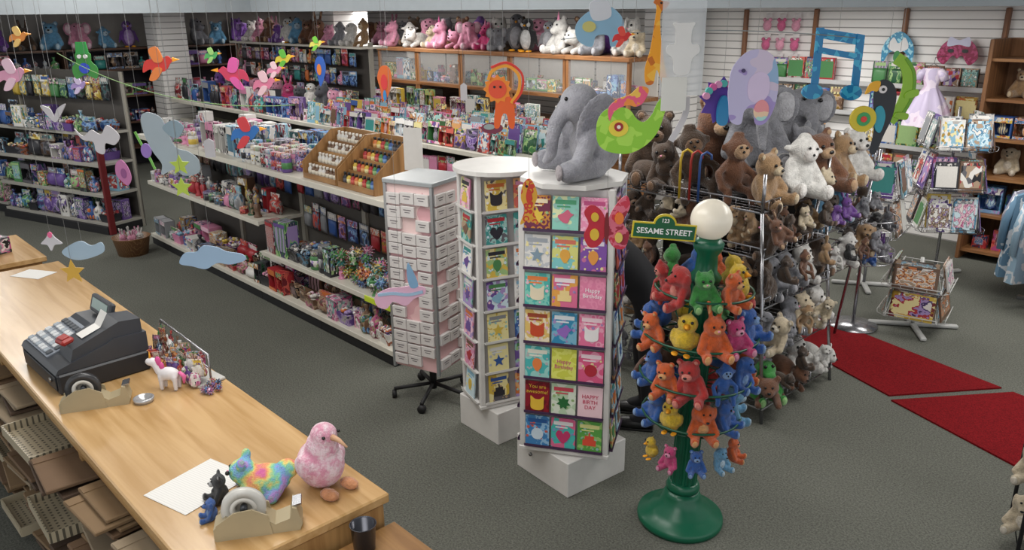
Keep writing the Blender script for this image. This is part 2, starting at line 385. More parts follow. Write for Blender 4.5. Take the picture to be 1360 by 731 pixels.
# ---------------------------------------------------------------- merchandise library (unit size, base z=0, front -Y)
T={}
def tm(k,mb,n): T[k]=mb.build(k,n)
tm('product_box',MB().box((0,0,.5),(1,1,1),0,ch=.02).box((0,-.5,.5),(.86,.02,.66),1).box((0,-.5,.9),(.9,.022,.1),2).box((0,0,1.0),(.8,.8,.012),1).box((.5,0,.5),(.012,.8,.8),1),3)
tm('picture_book',MB().box((0,-.46,.5),(1,.08,1),0).box((0,.46,.5),(1,.08,1),0).box((-.48,0,.5),(.04,1,1),0).box((.0,0,.5),(.93,.84,.96),1).box((0,-.505,.5),(.86,.01,.7),2).box((0,-.507,.9),(.7,.01,.09),1),3)
tm('jar',MB().lathe([(.42,0),(.5,.05),(.5,.68),(.4,.78)],14,0).lathe([(.44,.78),(.44,1),(.3,1.0)],14,1).lathe([(.505,.2),(.505,.55)],14,2),3)
tm('bottle',MB().lathe([(.4,0),(.45,.04),(.45,.6),(.2,.75),(.2,.82)],12,0).lathe([(.25,.8),(.25,1)],12,1).lathe([(.455,.15),(.455,.5)],12,2),3)
mb=MB()
mb.add([(-.5,0,0),(.5,0,0),(.5,0,.72),(-.5,0,.72),(-.28,-.45,.18),(.28,-.45,.18),(.28,-.42,.55),(-.28,-.42,.55),(-.28,.4,.18),(.28,.4,.18),(.28,.4,.55),(-.28,.4,.55)],
 [(4,5,6,7),(0,1,5,4),(1,2,6,5),(2,3,7,6),(3,0,4,7),(8,9,10,11),(0,1,9,8),(1,2,10,9),(2,3,11,10),(3,0,8,11)],0,True)
mb.box((0,0,.85),(1,.08,.3),1).box((0,-.045,.87),(.7,.02,.14),2); tm('toy_pouch',mb,3)
mb=MB().box((0,0,.38),(1,.6,.34),0,ch=.08).box((-.05,0,.68),(.55,.5,.32),1,ch=.1)
for x in(-.3,.3):
    for y in(-.3,.3): mb.cyl((0,0,-.06),.18,.12,12,2,M=Matrix.Translation((x,y,.18))@Matrix.Rotation(rad(90),4,'X'))
tm('toy_car',mb,3)
mb=MB().sph((0,0,.5),.34,12)
for i in range(26):
    z=1-2*(i+.5)/26; a=i*2.4; r=math.sqrt(1-z*z); d=Vector((r*math.cos(a),r*math.sin(a),z))
    mb.lathe([(.09,0),(.03,.18),(.04,.22)],5,1,M=Matrix.Translation(Vector((0,0,.5))+d*.3)@d.to_track_quat('Z','Y').to_matrix().to_4x4())
tm('spiky_ball',mb,2)
m_=MB().add([(-.42,-.42,0),(.42,-.42,0),(.42,.42,0),(-.42,.42,0),(-.5,-.5,.6),(.5,-.5,.6),(.5,.5,.6),(-.5,.5,.6),(-.46,-.46,.6),(.46,-.46,.6),(.46,.46,.6),(-.46,.46,.6),(-.4,-.4,.35),(.4,-.4,.35),(.4,.4,.35),(-.4,.4,.35)],[(0,1,2,3),(0,1,5,4),(1,2,6,5),(2,3,7,6),(3,0,4,7),(4,5,9,8),(5,6,10,9),(6,7,11,10),(7,4,8,11),(8,9,13,12),(9,10,14,13),(10,11,15,14),(11,8,12,15),(12,13,14,15)],0)
rr=random.Random(3)
for i in range(22): m_.sph((rr.uniform(-.36,.36),rr.uniform(-.36,.36),rr.uniform(.42,.74)),rr.uniform(.08,.14),8,mat=1+i%2)
tm('storage_bin',m_,3)
tm('figurine',MB().lathe([(.32,0),(.3,.08),(.18,.12),(.26,.35),(.22,.55),(.1,.62)],12,0).sph((0,0,.78),.24,12,1).lathe([(.28,.85),(.12,.95),(.02,1.1)],10,2).sph((-.28,-.08,.42),(.08,.1,.14),8,0).sph((.28,-.08,.42),(.08,.1,.14),8,0),3)
tm('candy_tin',MB().lathe([(.5,0),(.5,.55)],16,0).lathe([(.52,.55),(.52,.7),(.45,.74)],16,1).lathe([(.2,.74),(.2,.8)],10,2),3)
tm('gift_bag',MB().box((0,0,.36),(.8,.4,.72),0,ch=.01).box((0,-.2,.4),(.5,.02,.4),1).tube([(-.2,-.15,.7),(-.15,-.15,.95),(.15,-.15,.95),(.2,-.15,.7)],.025,5,2),3)
# open window box: frame with a moulded toy inside
mb=MB().box((0,.42,.5),(1,.06,1),0).box((0,0,.03),(1,.9,.06),0).box((0,0,.97),(1,.9,.06),0).box((-.47,0,.5),(.06,.9,.9),0).box((.47,0,.5),(.06,.9,.9),0)
mb.box((0,-.46,.84),(1,.03,.24),2).box((0,-.46,.08),(1,.03,.12),2).sph((0,0,.35),(.24,.2,.24),10,1).sph((0,-.05,.64),(.18,.17,.13),10,1); tm('window_box',mb,3)
# soft toy bag: gathered net bag of balls
mb=MB().lathe([(.3,0),(.46,.15),(.5,.4),(.36,.66),(.1,.78),(.12,.84),(.2,1)],12,0); rr=random.Random(5)
for i in range(16): a=rr.uniform(0,6.3); q=.4; mb.sph((q*math.cos(a),q*math.sin(a),rr.uniform(.12,.55)),.13,8,1+i%2)
tm('net_bag',mb,3)
NM={'product_box':'printed cardboard box','picture_book':'face-out picture book','jar':'labelled jar','bottle':'small capped bottle','toy_pouch':'packaged toy pouch','toy_car':'toy car','spiky_ball':'spiky rubber ball','storage_bin':'bin of small toys','figurine':'toy figurine','candy_tin':'round lidded tin','gift_bag':'small gift bag','window_box':'windowed toy box','net_bag':'gathered bag of balls'}
CT={'product_box':'box','picture_book':'book','jar':'jar','bottle':'bottle','toy_pouch':'toy','toy_car':'toy','spiky_ball':'toy','storage_bin':'bin','figurine':'toy','candy_tin':'tin','gift_bag':'bag','window_box':'box','net_bag':'bag'}
HUE={'pink':['cc84a4','e0b8c8','ac4a7a'],'red':['a42c34','c85e52','70202a'],'blue':['345694','769ac4','203860'],'light blue':['82aec4','c4d8e0','4880a0'],'green':['48804c','98b87c','28563a'],'yellow':['ceb04a','e2d69c','a48228'],'orange':['c66e38','d8a26c','8a4624'],'purple':['644a8c','a08abc','3c2a60'],'white':['d4d2ce','e4e2df','a8a4a0'],'dark':['2a2a30','5c5a60','141418'],'brown':['6c5240','a48c74','48362a'],'teal':['388884','94bcb6','205254'],'grey':['84868a','b0b2b4','55585c']}
HK=list(HUE)
def mset(h,r):
    A=HUE[h]; B=HUE[r.choice(HK)]; Cc=HUE[r.choice(HK)]
    return [plain(A[0],.4) if r.random()<.4 else prnt([A[0],A[1],B[2],A[2]],4,'n'), prnt([B[1],A[1],Cc[0],B[0],'d4d0ca',A[2]],r.choice([3,5,8]),r.choice(['v','n','w','n'])), plain(r.choice([A[1],B[0],'d4d0ca',Cc[0]]),.4) if r.random()<.4 else prnt([A[1],B[0],Cc[1],Cc[2],'dcd8d2'],r.choice([5,10]),r.choice(['v','n']))]
def item(k,loc,dim,yaw,h,r,where,group,tilt=0):
    return ob(k,T[k],loc,(tilt,0,yaw),dim,label='%s %s %s'%(h,NM[k],where),cat=CT[k],group=group,mats=mset(h,r))
def fill(org,ang,L,z,kinds,hues,wr,hr,dr,where,group,seed=0,gap=.01,yo=0,rows=1,rowd=.16,tilt=0,skip=0):
    r=random.Random(seed); ca,sa=math.cos(rad(ang)),math.sin(rad(ang))
    for q in range(rows):
        x=r.uniform(0,.04)
        while x<L-.04:
            k=r.choice(kinds); h=r.choice(hues); wd=r.uniform(*wr); hh=r.uniform(*hr); dd=r.uniform(*dr)
            if k in('jar','bottle','figurine','candy_tin','spiky_ball','toy_car','net_bag'): wd=min(wd,.13); dd=wd; hh=min(hh,wd*(1.0 if k in('spiky_ball','candy_tin','toy_car') else 1.9))
            if k=='storage_bin': wd=max(wd,.18); dd=.2; hh=.17
            if x+wd>L: break
            n=r.choice([1,1,1,2])
            for i in range(n):
                if x+wd>L: break
                if r.random()>=skip:
                    lx=x+wd/2; ly=yo+q*rowd+dd/2
                    item(k,(org[0]+ca*lx-sa*ly,org[1]+sa*lx+ca*ly,z),(wd,dd,hh*r.uniform(.94,1.0)),ang+r.uniform(-6,6),h,r,where,group,tilt)
                x+=wd+gap
# ---------------------------------------------------------------- shelving units
sw=plain('d0ccc0',.4); bk=plain('17171a',.6); pegm=plain('504c48',.7)
def shelf_unit(x0,x1,y0,levels,top,label,ang=0,back=.55,topdepth=None,white=sw,kick=.1,group='shelving units of the aisle'):
    W=x1-x0; cx=(x0+x1)/2
    r=ob('shelving_unit',None,(cx,y0,0),ang,label=label,cat='shelving unit',group=group)
    ob('kick_base',MB().box((0,back/2,kick/2),(W,back,kick),ch=.004).build('kick',[bk]),parent=r)
    ob('back_panel',MB().box((0,back-.01,(kick+top)/2),(W,.02,top-kick)).build('back',[pegm]),parent=r)
    for s in(-1,1): ob('upright',MB().box((s*(W/2-.015),back-.03,top/2),(.03,.04,top)).build('up',[plain('9a968c',.4)]),parent=r)
    for z,d in levels:
        sh=ob('shelf',MB().box((0,back-d/2,z-.015),(W-.004,d,.03)).build('shelf',[white]),parent=r); ob('price_rail',MB().box((0,back-d-.004,z-.02),(W-.004,.012,.045),ch=.003).build('rail',[white]),parent=sh)
    if topdepth:
        sh=ob('top_shelf',MB().box((0,topdepth/2,top-.015),(W-.004,topdepth,.03)).build('tshelf',[white]),parent=r); ob('price_rail',MB().box((0,-.004,top-.02),(W-.004,.012,.05),ch=.003).build('rail',[white]),parent=sh)
    return r
yb=3.28
for x0,x1,lv in[(-9.84,-8.45,.76),(-8.45,-7.05,.76),(-7.05,-5.95,.48),(-5.95,-4.86,.48)]:
    su=shelf_unit(x0,x1,yb,[(.13,.55),(lv,.5)],1.31,'cream metal shelving unit with price rails, black base',topdepth=1.0)
ob('lime_label_strip',MB().box((.33,.03,.462),(.4,.012,.05),ch=.003).build('tr',[plain('c8dc3a',.4)]),parent=su,label='bright lime plastic strip on the shelf edge')
W1='on the cream metal shelf'
fill((-9.8,yb+.02),0,4.9,.13,['window_box','storage_bin','net_bag','product_box','storage_bin','toy_pouch','gift_bag','window_box'],['pink','blue','white','red','purple','brown','dark','grey','brown','dark'],(.1,.24),(.12,.26),(.12,.18),'on the lowest cream shelf','toys on the lowest shelf',11,rows=2,rowd=.24,gap=.006)
fill((-9.8,yb+.07),0,2.7,.76,['figurine','candy_tin','jar','toy_pouch','net_bag','window_box','figurine'],['pink','dark','red','purple','grey','white','brown','dark'],(.07,.18),(.12,.3),(.08,.14),W1,'toys on the middle shelf',12,rows=2,rowd=.2,gap=.006)
fill((-7.0,yb+.07),0,1.15,.48,['candy_tin','jar','window_box','storage_bin','figurine','product_box'],['blue','dark','red','dark','green','grey','dark'],(.08,.2),(.12,.34),(.1,.15),W1,'toys on the middle shelf',13,rows=2,rowd=.19,gap=.006)
fill((-9.8,yb+.45),0,2.75,.94,['toy_pouch','toy_pouch','toy_pouch'],['pink','blue','dark','red','purple','teal','grey','brown','dark'],(.09,.17),(.2,.34),(.03,.06),'hanging on the back panel','packets at the back of the shelf',14,gap=.015)
fill((-7.05,yb+.45),0,2.15,.98,['toy_pouch'],['blue','dark','red','purple','grey','dark'],(.09,.17),(.22,.3),(.03,.06),'hanging on the back panel','packets at the back of the shelf',16,gap=.02)
fill((-7.0,yb+.45),0,2.1,.66,['toy_pouch'],['blue','dark','red','purple','grey','dark'],(.1,.17),(.2,.27),(.03,.06),'hanging on the back panel','packets at the back of the shelf',15,gap=.02)
r=random.Random(5)
for i in range(60):
    lay=i//22
    item(r.choice(['spiky_ball','spiky_ball','spiky_ball','figurine','toy_car']),(r.uniform(-5.82,-4.96),r.uniform(yb+.08,yb+.42),.48+lay*.075),(.115,)*3,r.uniform(0,360),r.choice(['green','yellow','orange','pink','blue','green','green','teal','green']),r,'in a heap on the shelf','heap of small bright toys')
fill((-9.7,yb+.03),0,1.4,1.31,['window_box','toy_pouch','figurine','jar','net_bag'],['white','pink','grey','purple','light blue'],(.08,.17),(.08,.2),(.1,.15),'on top of the cream shelving','toys on top of the shelving',21,rows=4,rowd=.2)
fill((-8.3,yb+.1),0,1.0,1.31,['window_box'],['pink','white','white','light blue'],(.12,.18),(.24,.38),(.1,.14),'on top of the cream shelving','doll boxes on top of the shelving',22,rows=3,rowd=.22)
fill((-7.3,yb+.03),0,1.0,1.31,['jar'],['white','grey','pink','purple','white'],(.09,.11),(.16,.2),(.1,.12),'on top of the cream shelving','jars on top of the shelving',23,rows=4,rowd=.12,gap=.003)
fill((-7.3,yb+.55),0,1.1,1.31,['window_box','gift_bag'],['white','blue','pink'],(.12,.18),(.22,.3),(.1,.14),'on top of the shelving','boxes on top of the shelving',24,rows=2,rowd=.2)
wo=wood('a87f50','805c3a',0,.45); wz=wood('9c7448','7c5832',2,.45)
for j,x in enumerate([-5.88,-5.34]):
    R=ob('tiered_wooden_rack',None,(x,yb+.06,1.31),0,label='wooden tiered countertop rack holding rows of small bottles',cat='rack',group='wooden tiered racks')
    for s in(-1,1):
        ob('side_panel',MB().prism([(0,0),(.44,0),(.44,.38),(.3,.38),(0,.14)],-.008,.008,M=Matrix.Translation((s*.255,0,0))@Matrix.Rotation(rad(90),4,'Z')).build('side',[wz]),parent=R)
    ob('back_board',MB().box((0,.435,.19),(.51,.012,.38)).build('bb',[wo]),parent=R)
    for t in range(4):
        ob('tier_shelf',MB().box((0,.05+.1*t,.012+.08*t),(.5,.1,.012)).box((0,.0+.1*t,.025+.08*t),(.5,.01,.045)).build('tier',[wo]),parent=R)
        rr=random.Random(50+j*9+t)
        for i in range(9):
            if j==0: h=rr.choice(['brown','white','brown','white'])
            else: h=['dark','yellow','red','orange','yellow','red','green','blue','dark'][(i+t)%9]
            ob('bottle',T['bottle'],(x-.22+.055*i,yb+.06+.05+.1*t,1.31+.02+.08*t),0,(.047,.047,.1),label='small %s bottle in the wooden tiered rack'%h,cat='bottle',group='small bottles in the wooden racks',mats=[plain(HUE[h][0],.3),plain('d8d4cc' if j==0 else '1c1c1e',.4),plain('dcd4c4' if j==0 else HUE[h][1],.5)])
R=ob('sign_holder',None,(-4.95,3.62,1.31),30,label='white paper sign in an upright stand on the shelf',cat='sign'); st=ob('stand',MB().box((0,0,.01),(.12,.08,.02),ch=.004).cyl((0,0,0),.005,.3,8).build('stand',[plain('9a9a9a',.3,.8)]),parent=R)
ob('sign_card',MB().box((0,-.008,.34),(.15,.006,.32)).build('card',[plain('cfcdc9',.6)]),parent=R)
# second gondola
for i in range(6):
    x0=-14.2+i*1.43; shelf_unit(x0,x0+1.43,5.35,[(.13,.6),(.5,.5),(.9,.5)],1.25,'cream metal book shelving unit',topdepth=1.3,back=.65,group='book shelving units')
fill((-9.8,5.4),0,4.1,1.25,['picture_book','picture_book','toy_pouch','window_box'],['light blue','pink','green','yellow','orange','teal','white','red','purple'],(.09,.2),(.16,.29),(.03,.1),'on the book shelving','books on the second aisle top',31,rows=5,rowd=.24,tilt=-8,gap=.008)
fill((-14.1,5.4),0,4.3,1.25,['window_box','toy_pouch','gift_bag','figurine','net_bag'],['blue','pink','red','white','purple','dark','teal','dark'],(.12,.24),(.2,.38),(.1,.16),'on top of the aisle shelving','toys on the second aisle top',32,rows=2,rowd=.2)
fill((-8.6,5.38),0,2.9,.9,['picture_book','toy_pouch'],['red','yellow','blue','pink'],(.12,.18),(.22,.28),(.03,.06),'on the book shelving','books on the second aisle shelf',33)
r=random.Random(9); PK=['bear','bunny','dog','cat','hippo','unicorn','lamb','sitelephant','penguin','monkey']
# tall pegboard display rising behind the second gondola
R=ob('pegboard_display',None,(-12.15,6.72,0),0,label='tall dark pegboard display hung with packaged toys, shelf on top',cat='display rack')
ob('pegboard',MB().box((0,.02,1.1),(4.1,.03,2.1)).build('pb',[plain('3a3632',.7)]),parent=R)
for x in(-2.05,-.68,.68,2.05): ob('upright',MB().box((x,0,1.1),(.04,.06,2.2)).build('up',[plain('9a968c',.4)]),parent=R)
ob('top_shelf',MB().box((0,.05,2.13),(4.15,.46,.03)).build('ts',[sw]),parent=R)
for z in(1.3,1.58,1.86): fill((-14.15,6.6),0,3.95,z,['toy_pouch','toy_pouch','toy_pouch','net_bag'],['blue','pink','red','dark','purple','dark','teal','orange','white','brown'],(.1,.2),(.2,.26),(.04,.08),'hanging on the pegboard display','packets on the pegboard display',int(z*50),gap=.015)
for i in range(13): plush(r.choice(PK),(-14.05+i*.315,6.75,2.145),r.uniform(0,70),r.uniform(.3,.4),r.choice(['pink','white','purple','tan','light blue','dark grey','brown','grey','dark brown']),False,'on top of the pegboard display','plush toys above the pegboard')
for i in range(12): plush(r.choice(PK),(-14.0+i*.34,6.2,1.25),r.uniform(0,60),r.uniform(.32,.42),r.choice(['pink','white','purple','hot pink','light blue','dark grey','tan','grey','brown']),False,'on top of the aisle shelving','plush toys on the second aisle')
# left unit (angled)
ca,sa=math.cos(rad(18)),math.sin(rad(18))
LU=(-11.65,2.68); lwh=plain('a09d95',.4)
r_=shelf_unit(-1.1+LU[0],1.1+LU[0],LU[1],[(.13,.5),(.5,.5),(.88,.5),(1.25,.45)],1.95,'dark shelving unit stocked with boxed toys, red end post',ang=18,back=.55,white=lwh,group='stocked wall shelves')
ob('end_post',MB().box((1.12,.05,.6),(.04,.08,1.2),ch=.005).build('endp',[plain('6c1a1e',.5)]),parent=r_,label='dark red end post')
for i,z in enumerate([.13,.5,.88,1.25]):
    o=(LU[0]-1.08*ca-sa*.06,LU[1]-1.08*sa+ca*.06)
    fill(o,18,2.15,z,['window_box','toy_pouch','product_box','storage_bin','net_bag'],['blue','dark','green','light blue','dark','white','purple','blue'],(.12,.26),(.18,.33),(.08,.16),'on the dark shelving unit','boxed toys on the dark shelving',40+i,rows=2,rowd=.2,gap=.006)
o=(LU[0]-1.08*ca-sa*.4,LU[1]-1.08*sa+ca*.4); fill(o,18,2.15,1.6,['toy_pouch'],['blue','dark','green','red','yellow'],(.12,.18),(.25,.33),(.04,.08),'hanging on the dark shelving unit','packets on the dark shelving',47)
shelf_unit(-14.3,-12.9,2.2,[(.13,.5),(.5,.5),(.88,.5),(1.25,.45)],1.95,'dark shelving unit stocked with boxed toys',ang=18,back=.55,white=lwh,group='stocked wall shelves')
o=(-13.6-.68*ca-sa*.06,2.2-.68*sa+ca*.06)
for i,z in enumerate([.13,.5,.88,1.25,1.6]): fill(o,18,1.36,z,['window_box','toy_pouch','product_box'],['blue','dark','green','light blue','dark','white','purple'],(.12,.26),(.2,.32),(.08,.16),'on the dark shelving unit','boxed toys on the dark shelving',60+i)
ds=wood('5e4030','402a1e',1,.5)
for i in range(4):
    y0=2.6+i*1.5
    R=ob('stock_shelf_unit',None,(-15.58,y0,0),0,label='dark wooden shelf unit stocked with toys',cat='shelf',group='dark wooden shelf units')
    ob('back_panel',MB().box((.02,.75,1.0),(.03,1.48,2.0)).build('bp',[plain('2c2832',.7)]),parent=R)
    for z in(.35,.8,1.25,1.7,2.05): ob('shelf',MB().box((.25,.75,z),(.46,1.44,.03)).build('sh',[ds]),parent=R)
    for q in(0,1): ob('side_panel',MB().box((.25,.01+1.47*q,1.03),(.46,.02,2.06)).build('sp',[ds]),parent=R)
    for z in(.815,1.265,1.715):
        if i==3 and z<1.5: continue
        fill((-15.15,y0+.04),90,1.4,z,['window_box','toy_pouch','figurine','net_bag'],['blue','purple','pink','dark','teal','dark','grey','green'],(.14,.28),(.18,.31),(.1,.2),'on the dark wooden shelf','toys on the dark wooden shelves',70+i*5+int(z*3),yo=.0)
for i in range(15): plush(r.choice(PK),(-15.28,2.8+i*.4,2.065),90+r.uniform(-30,30),r.uniform(.34,.48),r.choice(['brown','pink','grey','tan','grey','purple','light blue','hot pink','dark brown']),False,'on top of the dark wooden shelf','plush toys above the wooden shelves')
# ---------------------------------------------------------------- back display case + plush
cw=wood('a07048','7a502e',0,.4); cwz=wood('a07048','7a502e',2,.4)
for i in range(5):
    x0=-12.4+i*1.13
    R=ob('glass_display_case',None,(x0,8.4,0),0,label='wooden glass-front display case along the slatted wall',cat='display case',group='wooden display cases')
    ob('cabinet_base',MB().box((.56,.35,.55),(1.12,.6,1.1),ch=.01).build('cb',[cw]),parent=R)
    ob('top_board',MB().box((.56,.3,2.0),(1.13,.66,.06),ch=.008).build('tb',[cw]),parent=R)
    ob('bottom_board',MB().box((.56,.3,1.47),(1.13,.62,.05)).build('bb',[cw]),parent=R)
    for q in(0,1): ob('corner_post',MB().box((.025+1.07*q,.02,1.55),(.05,.05,.9),ch=.005).build('cp',[cwz]),parent=R)
    ob('glowing_back',MB().box((.56,.62,1.73),(1.08,.02,.5)).build('bm',[plain('c8c4bc',.5,emit=.25)]),parent=R)  # back board emits a little, standing in for the case's interior lighting
    ob('glass_pane',MB().box((.56,.0,1.73),(1.02,.006,.48)).build('gp',[plain('ffffff',.05,alpha=.08)]),parent=R)
    fill((x0+.06,8.5),0,1.0,1.5,['product_box','gift_bag','jar','candy_tin'],['white','light blue','pink','yellow','brown','blue','green'],(.1,.22),(.14,.36),(.05,.14),'inside the glass display case','goods in the display case',90+i,rows=2,rowd=.22)
    fill((x0+.06,8.1),0,1.0,1.1,['window_box','picture_book'],['light blue','pink','green','yellow','white'],(.14,.24),(.22,.34),(.05,.12),'before the display case','goods before the display case',97+i)
    ob('front_ledge',MB().box((.56,-.17,1.08),(1.12,.36,.04)).build('fl',[cw]),parent=R)
seq=[('hippo','pink',.5),('lamb','white',.45),('lying','white',.5),('hippo','cream',.42),('unicorn','pink',.5),('lying','pink',.5),('sitelephant','pink',.5),('unicorn','hot pink',.45),('sitelephant','grey',.4),('penguin','dark grey',.62),('penguin','black',.55),('penguin','grey',.5),('unicorn','white',.55),('lying','white',.6),('hippo','grey',.5),('bunny','white',.4),('dog','cream',.4)]
for i,(k,c,s) in enumerate(seq): plush(k,(-12.2+i*.335,8.62+.1*(i%2),2.03),10+rnd.uniform(-25,60),s*.9,c,False,'on top of the wooden display case','plush toys on the display case')
for i in range(12): plush(['bear','dog','hippo','bear','lamb','cat'][i%6],(-12.0+i*.44,8.92,2.03),10+rnd.uniform(-25,60),.5,['dark brown','pink','grey','brown','purple','white'][i%6],False,'on top of the wooden display case','plush toys on the display case')
R=ob('high_plush_shelf',None,(-13.5,9.6,0),0,label='dark wooden shelf unit along the back wall',cat='shelf')
for z in(1.285,1.985): ob('shelf',MB().box((0,0,z),(3.5,.6,.03)).build('hs',[ds]),parent=R)
for x in(-1.77,1.77): ob('side_panel',MB().box((x,0,1.01),(.04,.6,2.02)).build('hs',[ds]),parent=R)
for i in range(9): plush(r.choice(PK),(-15.1+.38*i,9.6,2.0),r.uniform(-10,60),.44,r.choice(['brown','pink','white','grey','tan','dark brown']),False,'on the high back shelf','plush toys on the high shelf')
# ---------------------------------------------------------------- right wall goods
brw=wood('8c6240','66442a',2,.45)
R=ob('wooden_bookcase',None,(-2.9,9.35,0),0,label='tall open wooden bookcase with toys against the slatted wall',cat='bookcase')
ob('back_panel',MB().box((.9,.58,1.15),(1.8,.02,2.3)).build('b',[brw]),parent=R)
for x in(0,1.8): ob('side_panel',MB().box((x,.3,1.15),(.04,.6,2.3),ch=.004).build('b',[brw]),parent=R)
for z in(.1,.5,.9,1.3,1.7,2.1): ob('shelf',MB().box((.9,.3,z),(1.76,.56,.03)).build('b',[wood('9c7048','7a502f',0,.45)]),parent=R)
for z in(.115,.515,1.315): fill((-2.85,9.45),0,1.6,z,['window_box','toy_pouch','gift_bag'],['red','yellow','brown','pink','blue'],(.14,.24),(.2,.33),(.1,.2),'on the wooden bookcase','goods in the wooden bookcase',130+int(z*9))
for i in range(5): plush(['dog','bunny','bear','lamb','cat'][i],(-2.65+.33*i,9.7,.915),r.uniform(-20,20),.3,['cream','white','tan','white','pink'][i],False,'in the wooden bookcase','plush toys in the bookcase')
for i in range(5): plush(['bear','dog','bunny','hippo','cat'][i],(-2.65+.33*i,9.7,1.715),r.uniform(-20,20),.3,['tan','brown','cream','grey','pink'][i],False,'in the wooden bookcase','plush toys in the bookcase')
for i in range(9):
    x=-5.75+(i%3)*.2; z=2.4-(i//3)*.24
    ob('hanging_toy_pack',MB().sph((0,-.05,0),(.06,.04,.07),10,0).sph((-.04,-.05,.07),.025,8,0).sph((.04,-.05,.07),.025,8,0).box((0,-.02,.12),(.09,.005,.05),1).tube([(0,.02,.14),(0,-.09,.14)],.004,5,1).build('ht',[fur('d86a96' if i%2 else 'e8a4bc'),plain('d8d4d4',.5)]),(x,9.96,z),label='pink plush clip toy hanging on the slatted wall',cat='toy',group='pink clip toys on the slatted wall')
def cr(pts,n=6):
    P=[];L=len(pts)
    for i in range(L):
        p0,p1,p2,p3=[pts[(i+k-1)%L] for k in range(4)]
        for j in range(n):
            t=j/n; P.append(tuple(.5*((2*p1[a])+(-p0[a]+p2[a])*t+(2*p0[a]-5*p1[a]+4*p2[a]-p3[a])*t*t+(-p0[a]+3*p1[a]-3*p2[a]+p3[a])*t**3) for a in(0,1)))
    return P
def ell(cx,cy,rx,ry,n=24,a0=0): return [(cx+rx*math.cos(2*math.pi*i/n+a0),cy+ry*math.sin(2*math.pi*i/n+a0)) for i in range(n)]
def star(cx,cy,r,n=5,k=.45,a0=90): return [(cx+(r if i%2==0 else r*k)*math.cos(rad(a0)+math.pi*i/n),cy+(r if i%2==0 else r*k)*math.sin(rad(a0)+math.pi*i/n)) for i in range(2*n)]
def stroke(pts,w,n=6):
    P=[]; L=len(pts)
    for i in range(L-1):
        p0=pts[max(i-1,0)];p1=pts[i];p2=pts[i+1];p3=pts[min(i+2,L-1)]
        for j in range(n):
            t=j/n; P.append(tuple(.5*((2*p1[a])+(-p0[a]+p2[a])*t+(2*p0[a]-5*p1[a]+4*p2[a]-p3[a])*t*t+(-p0[a]+3*p1[a]-3*p2[a]+p3[a])*t**3) for a in(0,1)))
    P.append(pts[-1]); A=[];B=[]
    for i,p in enumerate(P):
        q=P[min(i+1,len(P)-1)]; o=P[max(i-1,0)]; dx,dy=q[0]-o[0],q[1]-o[1]; l=math.hypot(dx,dy) or 1
        A.append((p[0]-dy/l*w/2,p[1]+dx/l*w/2)); B.append((p[0]+dy/l*w/2,p[1]-dx/l*w/2))
    return A+B[::-1]
def cutout(name,label,cat,loc,sc,layers,yaw=47,string=None,group=None,th=.004):
    root=None
    for i,(n,m,poly) in enumerate(layers):
        me=MB().prism([(x*sc,y*sc) for x,y in poly],-th/2-.0022*i,th/2-.0022*i*.3).build(n,[m])
        if i==0: root=ob(name,me,loc,yaw,label=label,cat=cat,group=group)
        else: ob(n,me,parent=root)
    if string is not None:
        top=max(y for x,y in layers[0][2])*sc; zt=(3.38 if (loc[0]>-5.9 and loc[1]<2.9) else 2.65)-loc[2]
        ob('string',MB().tube([(string*sc,0,top-.01),(string*sc*.4,0,zt)],.0006,4).build('string',[plain('a0a0a0',.4)]),parent=root)
    return root
pc=lambda c,r=.4:plain(c,r)
gl=lambda a,b,s=40:prnt([a,b,a],s,'v',.25)
cutout('carnival_mask','purple and silver jester mask hanging on the slatted wall','mask',(-3.4,9.9,2.15),.0082,[('mask',gl('8a2048','b04070'),cr([(-26,-8),(-20,8),(-8,16),(0,10),(8,16),(20,8),(26,-8),(16,-18),(6,-6),(0,-10),(-6,-6),(-16,-18)])),('brow',pc('c8c8e0',.2),cr([(-14,6),(-12,18),(0,14),(12,18),(14,6),(0,8)])),('eye_hole',pc('101014'),ell(-9,0,4,2.5)),('eye_hole',pc('101014'),ell(9,0,4,2.5))],0)
cutout('carnival_mask','blue and white mask hanging on the slatted wall','mask',(-4.05,9.9,2.15),.0082,[('mask',gl('3a8ab0','9ad0e0'),cr([(-20,-20),(-22,0),(-14,16),(0,24),(14,16),(22,0),(20,-20),(10,-4),(-10,-4)])),('crest',pc('d8d8d8',.3),cr([(-14,2),(-8,16),(0,8),(8,16),(14,2),(0,-4)])),('trim',pc('2c7a3c'),ell(0,-10,5,8))],0)
dm=prnt(['c8bcd8','e0d4e4','d0b8d0'],6,'n'); D1=MB()
n=28; prof=[(.10,.0),(.11,-.15),(.09,-.24),(.16,-.38),(.24,-.55),(.30,-.78)]
vs=[];fs=[]
for j,(rr_,z) in enumerate(prof):
    for i in range(n):
        a=2*math.pi*i/n; q=rr_*(1+(.2*math.sin(a*7) if j>2 else 0)); vs.append((q*math.cos(a),q*math.sin(a)*.55,z))
for j in range(len(prof)-1):
    for i in range(n): k=(i+1)%n; fs.append((j*n+i,j*n+k,(j+1)*n+k,(j+1)*n+i))
D1.add(vs,fs,0,True)
R=ob('fairy_dress',D1.build('dress',[dm]),(-3.5,9.55,1.98),0,.8,label='pale lilac fairy costume dress hanging by the slatted wall',cat='dress')
ob('sleeve',MB().tube([(-.09,0,-.02),(-.14,0,-.08),(-.17,0,-.16)],[.04,.06,.05],10).build('s',[dm]),parent=R); ob('sleeve',MB().tube([(.09,0,-.02),(.14,0,-.08),(.17,0,-.16)],[.04,.06,.05],10).build('s',[dm]),parent=R)
ob('hanger',MB().tube([(-.12,0,.0),(0,0,.06),(.12,0,.0)],.006,6).tube([(0,0,.06),(0,.02,.14),(0,.5,.14)],.004,6).build('h',[plain('808080',.3,.9)]),parent=R)
